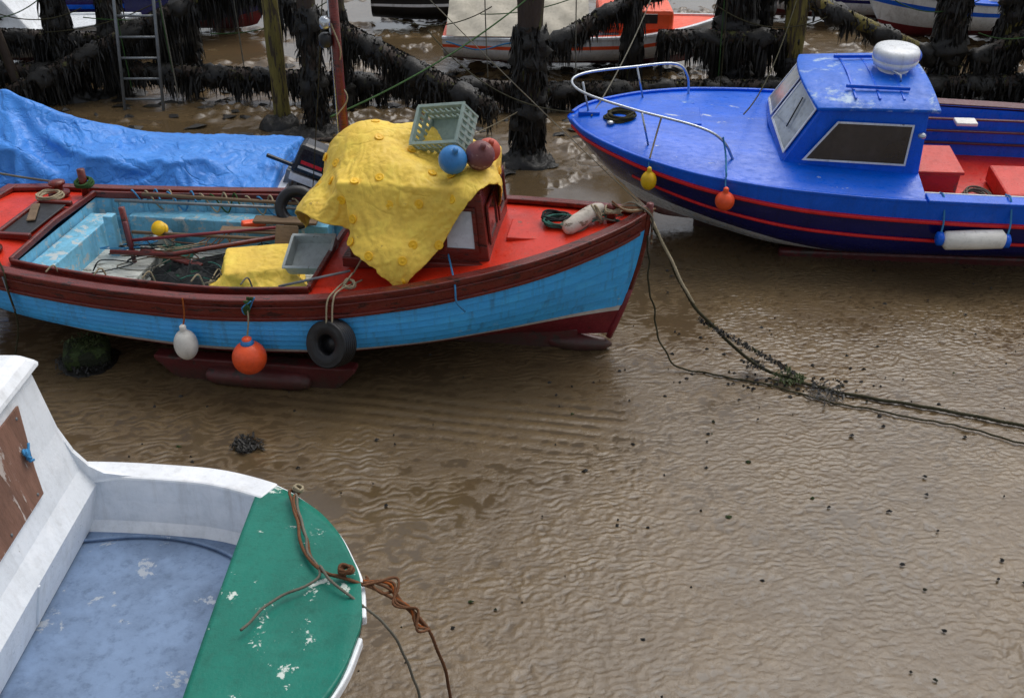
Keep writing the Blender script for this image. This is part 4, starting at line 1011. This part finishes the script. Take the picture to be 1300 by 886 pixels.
# ------------------------------------------------------------------ 7. weed & debris on mud
def scatter(name,pts,mat,smin,smax,flat=.012):
    V=[];F=[]
    for (x,y) in pts:
        s=random.uniform(smin,smax);n=random.randint(5,8);b=len(V);a0=random.random()*6
        V.append((x,y,.022+flat))
        for k in range(n):
            r=s*random.uniform(.35,1.1);a=a0+6.283*k/n;V.append((x+r*math.cos(a)*1.3,y+r*math.sin(a),.008+random.uniform(0,flat)))
        for k in range(n):F.append((b,b+1+k,b+1+(k+1)%n))
    return mk(name,V,F,mat)
pts=[(random.uniform(-4,7),random.uniform(3.2,12.5)) for _ in range(190)]
pts+=[(3.1+random.gauss(0,.5),9.62+random.gauss(0,.12)) for _ in range(60)]+[(random.uniform(1,6),random.uniform(9,11)) for _ in range(25)]
scatter('seaweed_scraps',pts,M['weed'],.006,.03)
scatter('green_weed_scraps',[(random.uniform(-3.5,6),random.uniform(3.4,10)) for _ in range(35)],M['lightgreen'],.012,.035)
scatter('backwater_weed',[(random.uniform(-11,11),random.uniform(16,23)) for _ in range(480)],M['weed'],.05,.22,.06)
def tuft(name,c,n,r,l,mat,parent=None):
    V=[];F=[]
    for _ in range(n):
        a=random.random()*6.28;q=random.random()**.5*r;p=Vector(c)+Vector((q*math.cos(a),q*math.sin(a),random.random()*.03))
        d=Vector((random.gauss(0,1),random.gauss(0,1),0)).normalized()*random.uniform(.3,1)*l;s=Vector((-d.y,d.x,0)).normalized()*random.uniform(.004,.012);b=len(V)
        m=p+d*.5+Vector((0,0,random.uniform(.0,.04)));V+=[p-s,p+s,m+s,m-s,p+d];F+=[(b,b+1,b+2,b+3),(b+3,b+2,b+4)]
    return mk(name,V,F,mat,parent)
S=empty('seaweed_clumps')
lump('clump_body',(-2.66,8.42,0),.15,.15,.04,M['weed'],S,31,sc=.05);tuft('clump_fronds',(-2.66,8.42,.02),120,.15,.12,M['weed'],S)
tuft('rope_weed_a',(3.05,9.64,.05),90,.16,.09,M['weed2'],S);tuft('rope_weed_b',(2.7,9.82,.1),60,.12,.09,M['weed'],S);tuft('rope_weed_c',(3.4,9.35,.03),80,.2,.12,M['weed'],S)
for i in range(22):
    t=i/21;tuft('rope_weed_%d'%i,(2.1+1.1*t,9.99-.36*t,.55-.52*t+.02),18,.035,.06,random.choice([M['weed2'],M['weed'],M['weed']]),S)
Q=empty('weed_covered_float',(-4.85,10.1,0))
box('float_block',(0,0,.12),(.5,.42,.24),M['lightgreen'],Q,rot=(.1,-.05,.3),bevel=.07);lump('weed_skirt',(0,0,0),.38,.34,.08,M['weed'],Q,41,sc=.08)
tuft('fronds',(0,0,.25),110,.2,.14,M['weed2'],Q);tuft('fronds_low',(0,-.1,.05),160,.32,.16,M['weed'],Q)

# ------------------------------------------------------------------ world, sun, camera
SUN_AZ,SUN_EL=R(35),R(60)
w=bpy.data.worlds.new('World');scene.world=w;w.use_nodes=True
nt=w.node_tree;bg=nt.nodes['Background']
sk=nt.nodes.new('ShaderNodeTexSky');sk.sky_type='NISHITA';sk.sun_disc=False;sk.sun_elevation=SUN_EL;sk.sun_rotation=SUN_AZ;sk.air_density=1;sk.dust_density=3
hs=nt.nodes.new('ShaderNodeHueSaturation');hs.inputs['Saturation'].default_value=.4
nt.links.new(sk.outputs[0],hs.inputs['Color']);nt.links.new(hs.outputs[0],bg.inputs[0]);bg.inputs[1].default_value=.15
sd=bpy.data.lights.new('sun','SUN');sd.energy=1.3;sd.angle=R(50);sd.color=(1,.985,.96)
so=bpy.data.objects.new('sun',sd);link(so)
dirv=Vector((math.sin(SUN_AZ)*math.cos(SUN_EL),math.cos(SUN_AZ)*math.cos(SUN_EL),math.sin(SUN_EL)))
so.rotation_euler=dirv.to_track_quat('Z','Y').to_euler();so.location=(0,-5,20)
cam=bpy.data.cameras.new('camera');cam.lens=36;cam.sensor_width=36;cam.clip_end=2000
co_=bpy.data.objects.new('camera',cam);link(co_);co_.location=(0,0,6);co_.rotation_euler=(R(60),0,0)
scene.camera=co_
scene.view_settings.view_transform='Standard';scene.view_settings.look='None';scene.view_settings.exposure=0
print('done',time.time()-T0)
